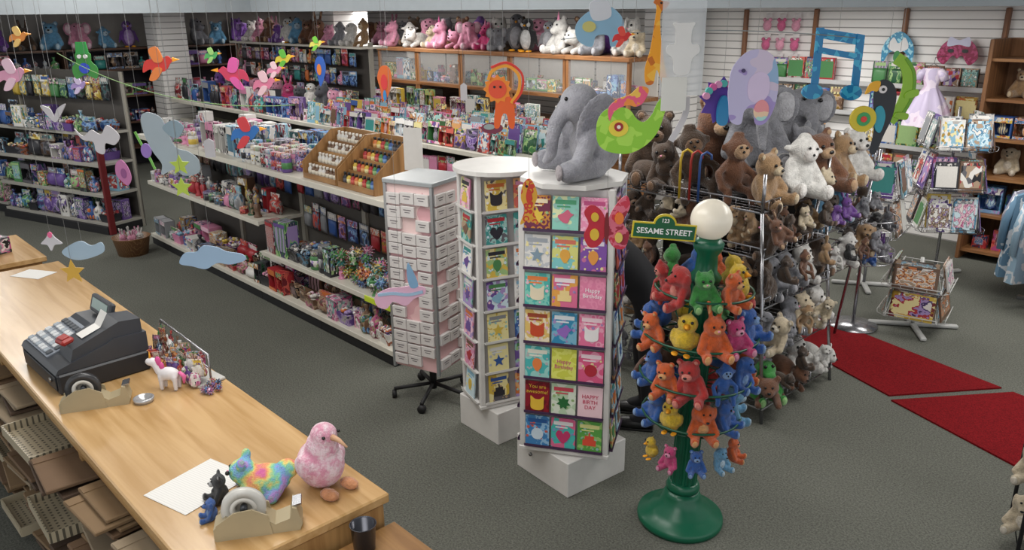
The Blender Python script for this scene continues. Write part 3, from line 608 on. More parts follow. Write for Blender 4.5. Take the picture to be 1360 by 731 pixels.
for q,z in enumerate([1.75,1.4,1.05,.7]):
    ob('display_ledge',MB().box((-4.6,9.9,z-.02),(3.1,.16,.02)).box((-4.6,9.82,z),(3.1,.01,.05)).build('led',[plain('b9b9b9',.3)]),label='thin white ledge on the slatted wall',cat='shelf',group='display ledges')
    fill((-6.0,9.84),0,1.4,z,['picture_book','toy_pouch'],['red','blue','white','green','brown','yellow','grey'],(.16,.24),(.22,.3),(.03,.05),'on the slatted wall ledge','books on the display ledges',150+q)
    fill((-4.3,9.84),0,1.2,z-(.0),['picture_book','toy_pouch'],['red','blue','white','green','brown','yellow'],(.16,.24),(.22,.3),(.03,.05),'on the slatted wall ledge','books on the display ledges',160+q)

# ---------------------------------------------------------------- plush island
chrome=plain('a8a8ac',.25,.9)
PX,PY=-3.15,4.98
def wiretier(hx,hy,z,n=12):
    m=MB(); m.tube([(-hx,-hy,z),(hx,-hy,z),(hx,hy,z),(-hx,hy,z)],.007,6,closed=True); m.tube([(-hx,-hy,z+.07),(hx,-hy,z+.07),(hx,hy,z+.07),(-hx,hy,z+.07)],.006,6,closed=True)
    for i in range(n+1):
        x=-hx+2*hx*i/n; m.tube([(x,-hy,z+.07),(x,-hy,z),(x,hy,z),(x,hy,z+.07)],.003,4)
        y=-hy+2*hy*i/n; m.tube([(-hx,y,z+.07),(-hx,y,z),(hx,y,z),(hx,y,z+.07)],.003,4)
    return m.build('tier',[chrome])
TI=[(.74,.48,.1),(.70,.46,.44),(.66,.44,.78),(.62,.42,1.1),(.58,.42,1.4)]
TI2=[(.62,.42,.74),(.58,.42,1.06),(.54,.42,1.38)]
def island(cx,cy,tiers,foot):
    R=ob('plush_display_rack',None,(cx,cy,0),0,label='tiered chrome wire rack piled with plush animals',cat='display rack',group='chrome plush racks')
    for hx,hy,z in tiers: ob('wire_shelf',wiretier(hx,hy,z),parent=R)
    tx,ty,tz=tiers[-1]
    for sx in(-1,1):
        for sy in(-1,1): ob('post',MB().tube([(sx*foot[0],sy*foot[1],0),(sx*tx,sy*ty,tz)],.012,8).cyl((sx*tx,sy*ty,tz),.012,.25,8).build('post',[chrome]),parent=R)
    ob('core_panel',MB().box((0,0,tz/2+.1),(.66,.4,tz-.2)).build('core',[plain('1e1a18',.9)]),parent=R)
island(PX,PY,TI,(.74,.48)); island(-3.2,5.92,TI2,(.4,.4))
r=random.Random(31)
KB=['bear','bear','dog','monkey','cat','lamb','lying','hippo','bunny','lying','bear','dog']
CB={0:['grey','black','dark brown','brown','white','dark brown','orange','dark grey'],1:['white','brown','black','grey','cream','tan','dark brown','dark grey'],2:['brown','tan','dark brown','white','brown','dark brown','grey','dark brown'],3:['brown','brown','dark brown','tan','dark brown','dark brown','cream']}
for t in range(4):
    hx,hy,z=TI[t]
    for i in range(6):
        plush(r.choice(KB),(PX-hx+.12+i*(2*hx-.16)/5,PY-hy+.14+r.uniform(-.02,.05),z+.02),r.uniform(-40,60),r.uniform(.24,.33),r.choice(CB[t]),tilt=(r.uniform(-8,14),r.uniform(-22,22)))
    for i in range(4):
        plush(r.choice(KB),(PX+hx-.12+r.uniform(-.05,.02),PY-hy+.28+i*.2,z+.02),90+r.uniform(-60,15),r.uniform(.23,.31),r.choice(CB[t]),tilt=(r.uniform(-8,14),r.uniform(-22,22)))
    for i in range(7):
        plush(r.choice(KB),(PX-hx+.2+i*.19,PY-hy+.03+r.uniform(0,.05),z+.1+r.uniform(0,.1)),r.uniform(-70,70),r.uniform(.13,.19),r.choice(CB[t]),tilt=(r.uniform(0,25),r.uniform(-40,40)))
    for i in range(3):
        plush(r.choice(KB),(PX+hx-.0,PY-hy+.2+i*.27,z+.09+r.uniform(0,.08)),90+r.uniform(-70,40),r.uniform(.13,.18),r.choice(CB[t]),tilt=(r.uniform(0,20),r.uniform(-30,30)))
for t in range(2):
    hx,hy,z=TI2[t]
    for i in range(5):
        plush(r.choice(KB),(-3.2+hx-.1+r.uniform(-.04,.02),5.92-hy+.06+i*.19,z+.02),90+r.uniform(-60,15),r.uniform(.2,.28),r.choice(['grey','tan','brown','white','light blue','dark brown','black','dark brown']),tilt=(r.uniform(-8,8),r.uniform(-14,14)))
    for i in range(4):
        plush(r.choice(KB),(-3.2+hx+.02,5.92-hy+.12+i*.22,z+.08),90+r.uniform(-60,40),r.uniform(.13,.17),r.choice(['grey','tan','purple','white','brown','black']),tilt=(r.uniform(0,18),r.uniform(-20,20)))
plush('dino',(PX+.66,PY-.36,.12),60,.3,'green')
top=[('bear','dark brown',.52,-.5,-.14,0),('bear','brown',.6,-.32,.22,10),('monkey','dark brown',.46,-.08,-.2,-8),('monkey','brown',.42,.2,-.2,6),('bear','tan',.36,.46,-.22,-8),('lamb','white',.42,.5,.12,8),('bear','brown',.44,.5,.46,-10),('bear','tan',.38,.46,.76,12),('bear','white',.40,.44,1.04,-5),('sitelephant','grey',.62,.06,.3,0),('sitelephant','grey',.6,.05,.85,8),('bear','dark brown',.5,-.5,.65,0),('lying','grey',.5,.12,.58,0),('cat','dark brown',.34,-.26,-.26,-12),('lying','brown',.3,.28,-.05,12),('dog','white',.28,.36,.3,-15),('lying','cream',.28,.5,.3,10),('bear','dark brown',.3,.32,.9,12),('lying','dark brown',.34,-.4,-.3,5)]
for k,c,s,x,y,tl in top:
    zb=1.42 if (abs(y)<.45) else 1.40
    if y>.1 and abs(x)<.3: zb+=.1
    plush(k,(PX+x,PY+y,zb),(42 if abs(x)<.4 else 70)+r.uniform(-30,20)+(50 if k=='lying' else 0),s,c,where='on top of the wire plush rack',tilt=(r.uniform(-4,8),tl))
for i,(c,dx) in enumerate((('c8a830',0),('a83028',.08),('30508c',.15))):
    ob('toy_cane',MB().tube([(0,0,0),(0,0,.26),(.01,0,.31),(.04,0,.33),(.07,0,.31),(.072,0,.28)],.008,8).build('cane',[plain(c,.4)]),(PX+.0+dx,PY-.5,1.42),40,label='hooked foam toy cane standing by the plush rack',cat='toy',group='foam toy canes')
R=ob('small_wire_basket_rack',None,(-2.78,6.62,0),0,label='chrome wire basket stand filled with small plush',cat='display rack')
for z in(.62,.9): 
    m=MB()
    for q in(0,.08): m.tube([(.25*math.cos(a*.3491),.25*math.sin(a*.3491),z+q) for a in range(18)],.005,5,closed=True)
    for a in range(18): m.tube([(0,0,z),(.25*math.cos(a*.3491),.25*math.sin(a*.3491),z),(.25*math.cos(a*.3491),.25*math.sin(a*.3491),z+.08)],.003,4)
    ob('wire_tray',m.build('tray',[chrome]),parent=R)
ob('post',MB().cyl((0,0,0),.015,1.2,10).lathe([(.2,0),(.2,.02),(.03,.04)],20).build('post',[chrome]),parent=R)
for z in(.62,.9):
    for a in range(7): plush(r.choice(['bear','cat','dog','bunny','lying']),(-2.78+.16*math.cos(a*.898),6.62+.16*math.sin(a*.898),z+.01),a*51+90,.16,r.choice(['grey','tan','purple','white','brown','blue','yellow','dark grey','black']),False,'in the wire basket stand','small plush in the basket stand',tilt=(r.uniform(0,10),r.uniform(-15,15)))

# ---------------------------------------------------------------- green pole rack
gp=plain('0f5c42',.3); gpd=plain('0c4c36',.35); LX,LY=.026,.028
R=ob('green_lamppost_rack',None,(-2.16,3.24,0),0,label='green lamppost-shaped toy display rack with white globe',cat='display rack')
R.rotation_mode='QUATERNION'; R.rotation_quaternion=Matrix.Rotation(math.atan(.038),3,Vector((-.731,.682,0))).to_quaternion()
ob('base',MB().lathe([(.225,0),(.23,.02),(.225,.045),(.17,.06),(.16,.085),(.115,.11),(.1,.16),(.085,.19)],40).build('base',[gp]),parent=R)
m=MB(); n=48; vs=[];fs=[]
for j,z in enumerate([.19,.24,.5,.8,1.1,1.38]):
    for i in range(n):
        q=.072 if i%4<2 else .062; q*=(1-.12*j/5); vs.append((q*math.cos(2*math.pi*i/n),q*math.sin(2*math.pi*i/n),z))
for j in range(5):
    for i in range(n): k=(i+1)%n; fs.append((j*n+i,j*n+k,(j+1)*n+k,(j+1)*n+i))
m.add(vs,fs,0,False); m.lathe([(.085,.19),(.09,.21),(.08,.235),(.07,.24)],30); m.lathe([(.07,1.36),(.08,1.39),(.055,1.42),(.05,1.5),(.07,1.53),(.075,1.56),(.05,1.59)],30)
ob('column',m.build('col',[gp]),parent=R)
ob('globe_lamp',MB().sph((0,0,1.675),.1,32).build('globe',[plain('e0d8c8',.25,emit=.2)]),parent=R)
TR=[(.60,.19),(.82,.22),(1.05,.23),(1.28,.18)]
for z,rd in TR:
    m=MB(); m.tube([(rd*math.cos(a*.2618),rd*math.sin(a*.2618),z) for a in range(24)],.006,6,closed=True); m.tube([((rd+.06)*math.cos(a*.2618),(rd+.06)*math.sin(a*.2618),z+.05) for a in range(24)],.006,6,closed=True)
    for a in range(12): m.tube([(.06*math.cos(a*.5236),.06*math.sin(a*.5236),z),(rd*math.cos(a*.5236),rd*math.sin(a*.5236),z),((rd+.06)*math.cos(a*.5236),(rd+.06)*math.sin(a*.5236),z+.05)],.0035,5)
    ob('wire_ring_shelf',m.build('ring',[gpd]),parent=R)
gk=['bear','dog','monkey','bear','cat','bunny','monkey','bear']
cseq=[['yellow','blue','yellow','orange','blue','light blue','red','blue','hot pink'],['brown','blue','orange','red','blue','blue','orange','blue','red'],['blue','orange','yellow','orange','hot pink','blue','red','green','yellow'],['red','red','green','orange','yellow','yellow','orange','blue','green']]
for q,(z,rd) in enumerate(TR):
    nn=[8,10,10,9][q]
    for i in range(nn):
        a=math.radians(-175+i*(360/nn)+q*13)
        c=cseq[q][i%9]; k=gk[(i*3+q*2)%8]
        if c=='yellow' : k='chick'
        plush(k,(-2.16+LX*z+(rd-.005)*math.cos(a),3.24+LY*z+(rd-.005)*math.sin(a),z+.01),math.degrees(a)+90+r.uniform(-25,25),r.uniform(.18,.225),c,where='on the green lamppost rack',group='plush toys on the lamppost rack',tilt=(r.uniform(-4,16),r.uniform(-16,16)))
for i in range(5):
    a=math.radians(-115+i*34); c=['yellow','hot pink','blue','light blue','orange'][i]
    plush(['chick','bear','bear','dog','cat'][i],(-2.16+.02+.22*math.cos(a),3.24+.02+.22*math.sin(a),.42),math.degrees(a)+90,.13,c,where='clipped under the green lamppost rack',group='small plush clipped to the lamppost rack')
SR=ob('street_sign',None,(-2.216,3.047,1.643),(0,5,47),.86,label='green street sign lettered SESAME STREET with yellow border',cat='sign')
def signpoly(a,b,c,d): return [(-a,-b),(a,-b),(a,b)]+[(c*math.cos(t),b+(d)*math.sin(t)) for t in [math.pi*k/10 for k in range(11)]]+[(-a,b)]
ob('sign_border',MB().prism(signpoly(.176,.046,.062,.052),-.006,.006).build('sb',[pc('d8c02c')]),parent=SR)
sp_=ob('sign_plate',MB().prism(signpoly(.168,.038,.055,.048),-.008,.008).build('sp',[pc('0d5c36')]),parent=SR)
ob('lettering',text('SESAME STREET',.044,.0008,off=.0006),(0,-.0095,-.002),parent=sp_,mats=[pc('ffffff')])
ob('lettering',text('123',.03,.0008,off=.0004),(0,-.0095,.06),parent=sp_,mats=[pc('ffffff')])
ob('bracket',MB().tube([(.12,.01,-.03),(.19,.06,-.06),(.26,.13,-.12)],.007,6).build('br',[gp]),parent=SR)

# ---------------------------------------------------------------- card racks
wh=plain('d2d0cd',.35); lipd=plain('46304e',.4)
def motif(kind):
    if kind=='heart': return cr([(0,-14),(-14,2),(-10,12),(-3,11),(0,6),(3,11),(10,12),(14,2)])
    if kind=='star': return star(0,0,14)
    if kind=='balloon': return cr([(0,-12),(-9,0),(-7,11),(0,14),(7,11),(9,0)])
    if kind=='cake': return [(-13,-12),(13,-12),(13,0),(9,0),(9,8),(1.5,8),(1.5,15),(-1.5,15),(-1.5,8),(-9,8),(-9,0),(-13,0)]
    if kind=='flower': return star(0,0,14,7,.6)
    if kind=='cat': return cr([(-12,-10),(-13,4),(-13,15),(-5,9),(5,9),(13,15),(13,4),(12,-10),(0,-14)],4)
    if kind=='bird': return cr([(-14,2),(-4,8),(4,14),(10,8),(15,6),(9,0),(4,-10),(-6,-8)])
    return ell(0,0,12,12)
CARD=MB().box((0,0,.0925),(.138,.004,.185)).box((0,.006,.0925),(.136,.002,.182)).build('card',1)
MOT={k:MB().prism([(x*.0029,y*.0029) for x,y in motif(k)],-.001,.001).build('motif',1) for k in['heart','star','balloon','cake','flower','cat','bird','dot']}
BAND=MB().box((0,0,0),(.11,.001,.022)).box((-.01,0,-.024),(.07,.001,.008)).build('band',1)
rc=random.Random(12); CONF=[]
for k in range(4):
    m=MB()
    for i in range(14):
        x=rc.uniform(-.058,.058); z=rc.uniform(.015,.17); s=rc.uniform(.004,.01); m.prism([(x+s*math.cos(a*1.05+k),z+s*math.sin(a*1.05+k)) for a in range(6)],-.0006,.0006)
    CONF.append(m.build('confetti',1))
def card(M,bg,mo,mc,txt=None,tc='d02040',where='in card rack',grp='greeting cards on the card racks',cnm='coloured'):
    o=ob('greeting_card',CARD,label='%s greeting card with %s %s'%(cnm,mo+' motif' if mo else 'printed greeting',where),cat='card',group=grp,mats=[bg]); o.matrix_world=M
    if mo: mt=ob('printed_motif',MOT[mo],(0,-.0036,.075 if not txt else .055),parent=o,mats=[mc])
    if txt: ob('lettering',text(txt,.031,.0004),(0,-.004,.14 if mo else .095),parent=o,mats=[pc(tc)])
    else: ob('printed_confetti',CONF[rc.randrange(4)],(0,-.0028,0),parent=o,mats=[pc(HUE[rc.choice(HK)][1])])
    if mo and not txt: ob('printed_band',BAND,(0,-.003,.155),parent=o,mats=[pc(tc)])
def cardrack(cx,cy,rot,wx,wy,base,brot,label,cols,seed,knob,specs=None,topr=.36,topz=1.78,tn=8,lip=lipd,side=2):
    R=ob('card_rack',None,(cx,cy,0),rot,label=label,cat='display rack',group='white spinning card racks')
    Mb=Matrix.Rotation(rad(brot-rot),4,'Z')
    pb=ob('plinth_base',MB().box((0,0,.11),(base,base,.22),ch=.004,M=Mb).build('pl',[wh]),parent=R)
    if knob: ob('knob',MB().sph((-base*.2,-base/2-.008,.14),.012,10,M=Mb).build('kn',[plain('808080',.3,.8)]),parent=pb)
    ob('bottom_tray',MB().box((0,0,.235),(wx+.02,wy+.02,.025),ch=.004).build('bt',[wh]),parent=R)
    ob('core',MB().box((0,0,.62+topz/2-.51),(wx-.05,wy-.05,topz-.26)).build('core',[plain('c4c0c0',.5)]),parent=R)
    for sx in(-1,1):
        for sy_ in(-1,1): ob('corner_post',MB().box((sx*(wx/2-.012),sy_*(wy/2-.012),topz/2+.11),(.034,.034,topz-.24),ch=.004).build('cp',[wh]),parent=R)
    ob('top_panel',MB().lathe([(topr*.82,topz-.01),(topr*.82,topz+.015),(.0,topz+.02)],tn,sm=False,M=Matrix.Rotation(rad(22.5),4,'Z')).build('tp',[wh]),parent=R)
    r=random.Random(seed); ms=list(MOT)
    for f in range(4):
        if f==2: continue
        W=wx if f%2==0 else wy; Dp=wy if f%2==0 else wx
        F=Matrix.Rotation(rad(90*f),4,'Z')
        nc=side if f!=0 else cols
        for row in range(7):
            z=.265+row*(topz-.29)/7
            ob('card_ledge',MB().box((0,-Dp/2-.012,z-.004),(W-.05,.03,.004),M=F).box((0,-Dp/2-.026,z+.002),(W-.05,.003,.016),M=F).build('cl',[lip]),parent=R)
            for c in range(nc):
                x=(c-(nc-1)/2)*(W-.05)/nc
                M=Matrix.Translation((cx,cy,0))@Matrix.Rotation(rad(rot+90*f),4,'Z')@Matrix.Translation((x,-Dp/2-.019,z))@Matrix.Rotation(rad(-5),4,'X')
                if f==0 and specs:
                    bgc,mo,mcc,tx,tcc,nmc=specs[6-row][c]; card(M,pc(bgc,.35) if isinstance(bgc,str) else bgc,mo,pc(mcc),tx,tcc,cnm=nmc)
                else:
                    h=r.choice(['pink','teal','yellow','light blue','green','purple','white','red','blue','orange']); h2=r.choice(HK)
                    bg=prnt([HUE[h][0],HUE[h][1],HUE[h2][1]],r.choice([20,35,50]),r.choice('nvd')) if r.random()<.75 else pc(HUE[h][1])
                    card(M,bg,r.choice(ms),pc(HUE[h2][0]),None,HUE[r.choice(HK)][0],cnm=h)
    return R
P=lambda a,b,s=30,k='d':prnt([a,b,a],s,k)
SP=[[(P('6a2040','c08030'),'flower','d8b840',None,'e0d0b0','dark red'),(P('8ac8b8','d8e0b0',16,'n'),'bird','c8607a',None,'4a9a70','teal'),(P('e890b4','f0b4cc',40),'flower','e8d4de',None,'c04a80','pink')],
 [(P('d8d6d2','b8bcc0',45,'v'),'star','7a90a0',None,'9aa0a8','white'),(P('7ac0c0','d0d07a',18,'n'),'balloon','d8a040',None,'d0705a','teal'),(P('7a4aa0','c06a98',20),'balloon','d89040',None,'d8d0e0','purple')],
 [(P('4ab0a8','80c8b8',24,'n'),'cat','e0d4b8',None,'e08040','teal'),(P('d86a90','e0a04a',14,'n'),'cake','e8d090',None,'f0e4e8','pink'),(P('e080a4','e890b0',30),None,'ffffff','Happy\nBirthday','ffffff','pink')],
 [(P('d8b86a','e8dcc0',18,'n'),'cat','c04a2a',None,'98442a','yellow'),(P('3088b0','78b0c8',22,'n'),'bird','9068b8',None,'d8e0e4','blue'),(P('e07098','e8a0b8',30),'cat','e8e4e4',None,'f0d4dc','pink')],
 [(P('4ab0b0','98d0c8',12),'balloon','e08048',None,'e0e0d0','teal'),(P('ccd050','dce070',24,'n'),None,'ffffff','Happy\nBirthday','c84a80','lime yellow'),(P('d85a84','e898b4',14),'dot','b02a3a',None,'ecd4dc','pink')],
 [(P('8a1a2a','6a1422',20,'n'),'cat','e0b840','You are\nawesome!','e0b840','dark red'),(P('b8d0b0','d8e0d0',22,'v'),'flower','2a6a3a',None,'c84a5a','green'),('eccad2',None,'ffffff','HAPPY\nBIRTH\nDAY','c83058','pale pink')],
 [(P('4080b8','90b8d8',26,'n'),'dot','c8d8e4',None,'2a5a98','blue'),(P('4ab8b0','d86a90',16,'v'),'heart','c03a6a',None,'e0e0e0','teal'),(P('5aa04a','98c070',18,'n'),'cake','d8503a',None,'d8d890','green')]]
cardrack(-2.92,3.19,31.5,.50,.44,.46,-5,'white spinning greeting card rack with square plinth',3,5,True,SP)
cardrack(-3.61,3.265,-18,.30,.42,.40,-3,'narrow white spinning greeting card rack with round top',1,8,False,None,.34,1.74,24,wh,2)

pm=prnt(['dcb4b6','d0a0a6','e4c8c6'],3,'n')
R=ob('jewellery_spinner',None,(-4.27,3.2,0),17,label='pink marbled jewellery spinner with white labelled boxes on casters',cat='display rack')
ob('body',MB().box((0,0,.93),(.36,.36,1.3),ch=.004).build('body',[pm]),parent=R)
ob('top_cap',MB().box((0,0,1.59),(.40,.40,.03),ch=.004).build('cap',[plain('989da0',.3)]),parent=R)
for sx in(-1,1):
    for s2 in(-1,1): ob('corner_post',MB().box((sx*.185,s2*.185,.93),(.02,.02,1.32)).build('cp',[plain('a8acb0',.3,.6)]),parent=R)
ob('stem',MB().cyl((0,0,.06),.025,.25,12).build('stem',[bk]),parent=R)
for a in range(5):
    t=a*2*math.pi/5; lg=ob('base_leg',MB().tube([(0,0,.1),(.28*math.cos(t),.28*math.sin(t),.07)],.014,8).build('bl',[bk]),parent=R)
    ob('caster',MB().cyl((0,0,-.015),.03,.03,14,M=Matrix.Translation((.28*math.cos(t),.28*math.sin(t),.031))@Matrix.Rotation(t+1.57,4,'Z')@Matrix.Rotation(rad(90),4,'X')).build('cs',[bk]),parent=lg)
JB=MB().box((0,-.012,.037),(.108,.024,.074),0,ch=.002).box((0,-.0245,.05),(.06,.001,.006),1).box((0,-.0245,.034),(.04,.001,.005),1).build('jbox',[plain('cfcbc9',.5),plain('6a6468',.6)])
r=random.Random(77)
for f in(0,1,3):
    for row in range(14):
        for c in range(3):
            if r.random()<.14: continue
            M=Matrix.Translation((-4.27,3.2,0))@Matrix.Rotation(rad(17+90*f),4,'Z')@Matrix.Translation(((c-1)*.114,-.181,.31+row*.0875+r.uniform(-.006,.006)))
            o=ob('jewellery_box',JB,label='small white jewellery box with dark print on pink spinner',cat='box',group='jewellery boxes on the pink spinner'); o.matrix_world=M

# big grey elephant on card rack
b=MB(); b.sph((.03,0,.15),(.13,.15,.15),18); b.sph((.0,0,.26),(.09,.1,.09),16); b.sph((-.06,0,.36),(.1,.1,.1),18)
pts=[(-.13,0,.34),(-.18,0,.27),(-.2,.005,.19),(-.2,.01,.12),(-.225,.02,.08)]
for i in range(4): limb(b,pts[i],pts[i+1],.048-.006*i,.042-.006*i,6)
for s in(-1,1):
    M=Matrix.Translation((-.02,s*.135,.28))@Matrix.Rotation(rad(s*-14),4,'X')@Matrix.Rotation(rad(14),4,'Y'); b.sph((0,0,0),(.1,.018,.155),18,M=M)
    limb(b,(-.02,s*.09,.25),(-.11,s*.17,.1),.05,.046,8); limb(b,(.0,s*.09,.06),(-.18,s*.19,.055),.066,.055,8)
em=blob('plush_big_elephant',b,.009,4)
ef=fur('9c9ca4','86868e',10,110,.012)
E=ob('plush_elephant',em,(-2.86,3.24,1.80),62,1.04,label='large grey plush elephant slumped on the card rack',cat='plush toy',mats=[ef])
for s in(-1,1):
    M=Matrix.Translation((-.03,s*.142,.275))@Matrix.Rotation(rad(s*-14),4,'X')@Matrix.Rotation(rad(14),4,'Y'); ob('inner_ear',MB().sph((-.004,-s*.006,0),(.075,.017,.12),14,M=M).build('ie',[fur('8a8a94','7c7c86',10,110,.012)]),parent=E)
    ob('eye',MB().sph((-.145,s*.045,.39),.01,10).build('e',[plain('0c0c0e',.1)]),parent=E)
    ob('foot_pad',MB().sph((-.23,s*.2,.055),(.016,.036,.04),10).build('fp',[fur('b0a8ac')]),parent=E)

# ---------------------------------------------------------------- person
sk=[((0,0,.92),.135),((-.12,0,1.05),.15),((-.27,0,1.18),.155),((-.4,0,1.27),.13),((-.47,0,1.30),.06),((-.56,0,1.33),.095),
 ((0,-.1,.88),.1),((0.02,-.11,.48),.07),((.03,-.11,.1),.05),((-.1,-.12,.045),.04),((0,.1,.88),.1),((-.04,.11,.48),.07),((.0,.11,.1),.05),((-.13,.12,.045),.04),
 ((-.38,-.19,1.24),.065),((-.42,-.22,.98),.05),((-.52,-.16,.78),.035),((-.38,.19,1.24),.065),((-.42,.22,.98),.05),((-.52,.16,.78),.035)]
ed=[(0,1),(1,2),(2,3),(3,4),(4,5),(0,6),(6,7),(7,8),(8,9),(0,10),(10,11),(11,12),(12,13),(3,14),(14,15),(15,16),(3,17),(17,18),(18,19)]
me=D.meshes.new('person'); me.from_pydata([p for p,_ in sk],ed,[]); o=D.objects.new('person',me); COL.objects.link(o)
m=o.modifiers.new('s','SKIN'); 
for i,(p,q) in enumerate(sk): me.skin_vertices[0].data[i].radius=(q,q)
me.skin_vertices[0].data[0].use_root=True
m=o.modifiers.new('ss','SUBSURF'); m.levels=2; m.render_levels=2
pmsh=evalmesh(o,'person'); pmsh.materials.clear(); pmsh.materials.append(plain('15151a',.8))
for p in pmsh.polygons: p.use_smooth=True
PE=ob('person',pmsh,(-2.98,3.98,0),35,label='person in black clothes bending forward behind the card rack',cat='person')
ob('hair',MB().sph((-.57,0,1.36),(.12,.1,.11),16).build('hair',[fur('2a1c14')]),parent=PE)
ob('face',MB().sph((-.61,0,1.31),(.075,.075,.09),16).sph((-.685,0,1.3),(.015,.013,.02),8).build('face',[plain('c79a7e',.6)]),parent=PE)
for s in(-1,1):
    hm=MB().sph((-.54,s*.16,.73),(.025,.04,.045),12)
    for k in range(4): hm.tube([(-.55,s*.16-.03+.02*k,.70),(-.565,s*.16-.032+.021*k,.665),(-.555,s*.16-.03+.02*k,.63+.008*abs(k-1.5))],[.009,.008,.007],8)
    hm.tube([(-.53,s*.12,.73),(-.56,s*.1,.69)],[.01,.008],8); ob('hand',hm.build('hand',[plain('c79a7e',.6)]),parent=PE)
    ob('shoe',MB().sph((-.07,s*.115,.04),(.14,.05,.045),14).box((-.07,s*.115,.008),(.27,.09,.016),ch=.005).build('shoe',[plain('111113',.4)]),parent=PE)

# ---------------------------------------------------------------- counter
ct=wood('c6a272','b08a58',0,.25,2.2)
ob('counter_worktop',MB().box((-4.275,1.08,.93),(4.11,.72,.04),ch=.006).build('wt',[ct]),label='long light oak counter worktop',cat='countertop')
cv=wood('b28c5a','946e42',2,.4); cvx=wood('b28c5a','946e42',0,.4); dkw=wood('7a5e40','5c442c',0,.5)
R=ob('counter_cabinet',None,(-4.275,1.08,0),0,label='oak counter cabinet with open shelves under the worktop',cat='counter')
ob('front_panel',MB().box((0,.33,.455),(4.06,.03,.91)).build('fp',[cvx]),parent=R)
for x in(-2.03,-.7,.7,2.03): ob('side_panel',MB().box((x,0,.455),(.04,.66,.91)).build('sd',[cv]),parent=R)
for z in(.1,.3,.5,.7): ob('shelf_board',MB().box((0,-.02,z),(4.04,.64,.02)).build('sh',[dkw]),parent=R)
ob('rail',MB().box((0,-.33,.88),(4.06,.03,.05),ch=.004).build('rl',[cvx]),parent=R)
tray=prnt(['5c564a','b0a48c','b0a48c','b0a48c'],38,'g')
r=random.Random(4)
for zi,z in enumerate((.11,.31,.51,.71)):
    x=-6.1; ci=0
    while x<-2.5:
        L=r.uniform(.4,.56); ci+=1
        if (ci+zi)%4==0:
            ob('metal_tray',MB().box((0,0,.012),(L-.04,.36,.008)).box((0,-.18,.03),(L-.04,.008,.05)).box((0,.18,.03),(L-.04,.008,.05)).box((-(L-.04)/2,0,.03),(.008,.36,.05)).box(((L-.04)/2,0,.03),(.008,.36,.05)).build('tray',[tray]),(x+L/2,.86-r.uniform(.03,.12),z),r.uniform(-4,4),label='beige perforated tray on the shelf under the counter',cat='tray',group='trays under the counter')
        else:
            for k in range(r.randint(3,6)):
                ob('paper_bag',MB().box((0,0,.009),(L-.12,.34,.018),ch=.004).box((-(L-.12)/2+.04,0,.02),(.05,.335,.004)).build('bag',[plain(r.choice(['6c543e','7c6448','503e30','8c7c66']),.8)]),(x+L/2+r.uniform(-.03,.03),.86-r.uniform(0,.12),z+k*.022),r.uniform(-8,8),label='folded brown paper bag in a stack under the counter',cat='bag',group='paper bags under the counter')
        x+=L
R=ob('low_cabinet',None,(-1.93,1.09,0),0,label='oak low cabinet adjoining the end of the counter',cat='cabinet')
ob('body',MB().box((0,0,.4),(.5,.66,.8),ch=.004).build('bd',[cv]),parent=R); ob('top',MB().box((.0,0,.825),(.54,.7,.03),ch=.004).build('tp',[wood('a07848','866038',0,.35)]),parent=R)
R=ob('low_cabinet',None,(-6.95,1.05,0),0,label='oak service table beyond the counter',cat='cabinet'); ob('top',MB().box((0,0,.93),(.85,.72,.04),ch=.005).build('tp',[ct]),parent=R); ob('body',MB().box((0,0,.455),(.8,.66,.91)).build('bd',[cv]),parent=R)
item('product_box',(-6.9,1.15,.95),(.2,.16,.12),20,'dark',r,'on the oak service table','boxes on the service table')
item('candy_tin',(-6.75,.95,.95),(.14,.14,.12),20,'brown',r,'on the oak service table','boxes on the service table')
# cash register
dk=plain('3a3d43',.4); dk2=plain('26282d',.45)
R=ob('cash_register',None,(-4.22,1.0,.95),2,label='dark grey electronic cash register with keypad and printer',cat='cash register')
dr=ob('cash_drawer',MB().box((0,0,.05),(.54,.42,.1),0,ch=.008).box((0,-.213,.05),(.48,.006,.07),0,ch=.003).build('dr',[dk2]),parent=R)
ob('lock',MB().cyl((0,0,0),.012,.008,12,M=Matrix.Translation((.18,-.216,.06))@Matrix.Rotation(rad(90),4,'X')).build('lk',[plain('a0a0a0',.3,.9)]),parent=dr)
RZ=Matrix.Rotation(rad(90),4,'Z')
bd_=ob('body',MB().prism([(-.215,.102),(.215,.102),(.215,.2),(.06,.205),(.03,.19),(-.2,.125)],-.26,.26,M=RZ).build('bdy',[dk]),parent=R)
kp=ob('keypad',MB().prism([(-.19,.126),(.03,.186),(.03,.194),(-.19,.133)],-.07,.25,M=RZ).build('kp',[plain('7c828c',.5)]),parent=R)
sl=math.atan2(.06,.22)
KM=MB().box((0,0,0),(.028,.03,.012),ch=.004).build('key',[plain('c8cacc',.5)]); KM2=MB().box((0,0,0),(.028,.03,.012),ch=.004).build('key',[plain('44484e',.5)]); KM3=MB().box((0,0,0),(.028,.03,.012),ch=.004).build('key',[plain('9ca4ac',.5)])
for i in range(8):
    for j in range(5):
        x=-.233+i*.039; y=-.168+j*.041; z=.126+(y+.19)*.273+.011
        ob('key',KM2 if (i>6 or j==4) else (KM if (i+j)%3 else KM3),(x,y,z),(math.degrees(sl),0,0),parent=kp)
ph=ob('printer_housing',MB().prism([(-.14,.14),(.2,.2),(.2,.27),(.1,.28),(-.12,.2)],-.25,-.09,M=RZ).build('ph',[dk]),parent=R)
ob('receipt_paper',MB().add([(.12,-.06,.227),(.2,-.06,.227),(.2,.03,.257),(.12,.03,.257),(.12,.07,.32),(.2,.07,.32)],[(0,1,2,3),(3,2,5,4)]).build('rp',[plain('dcdad6',.6)]),parent=ph)
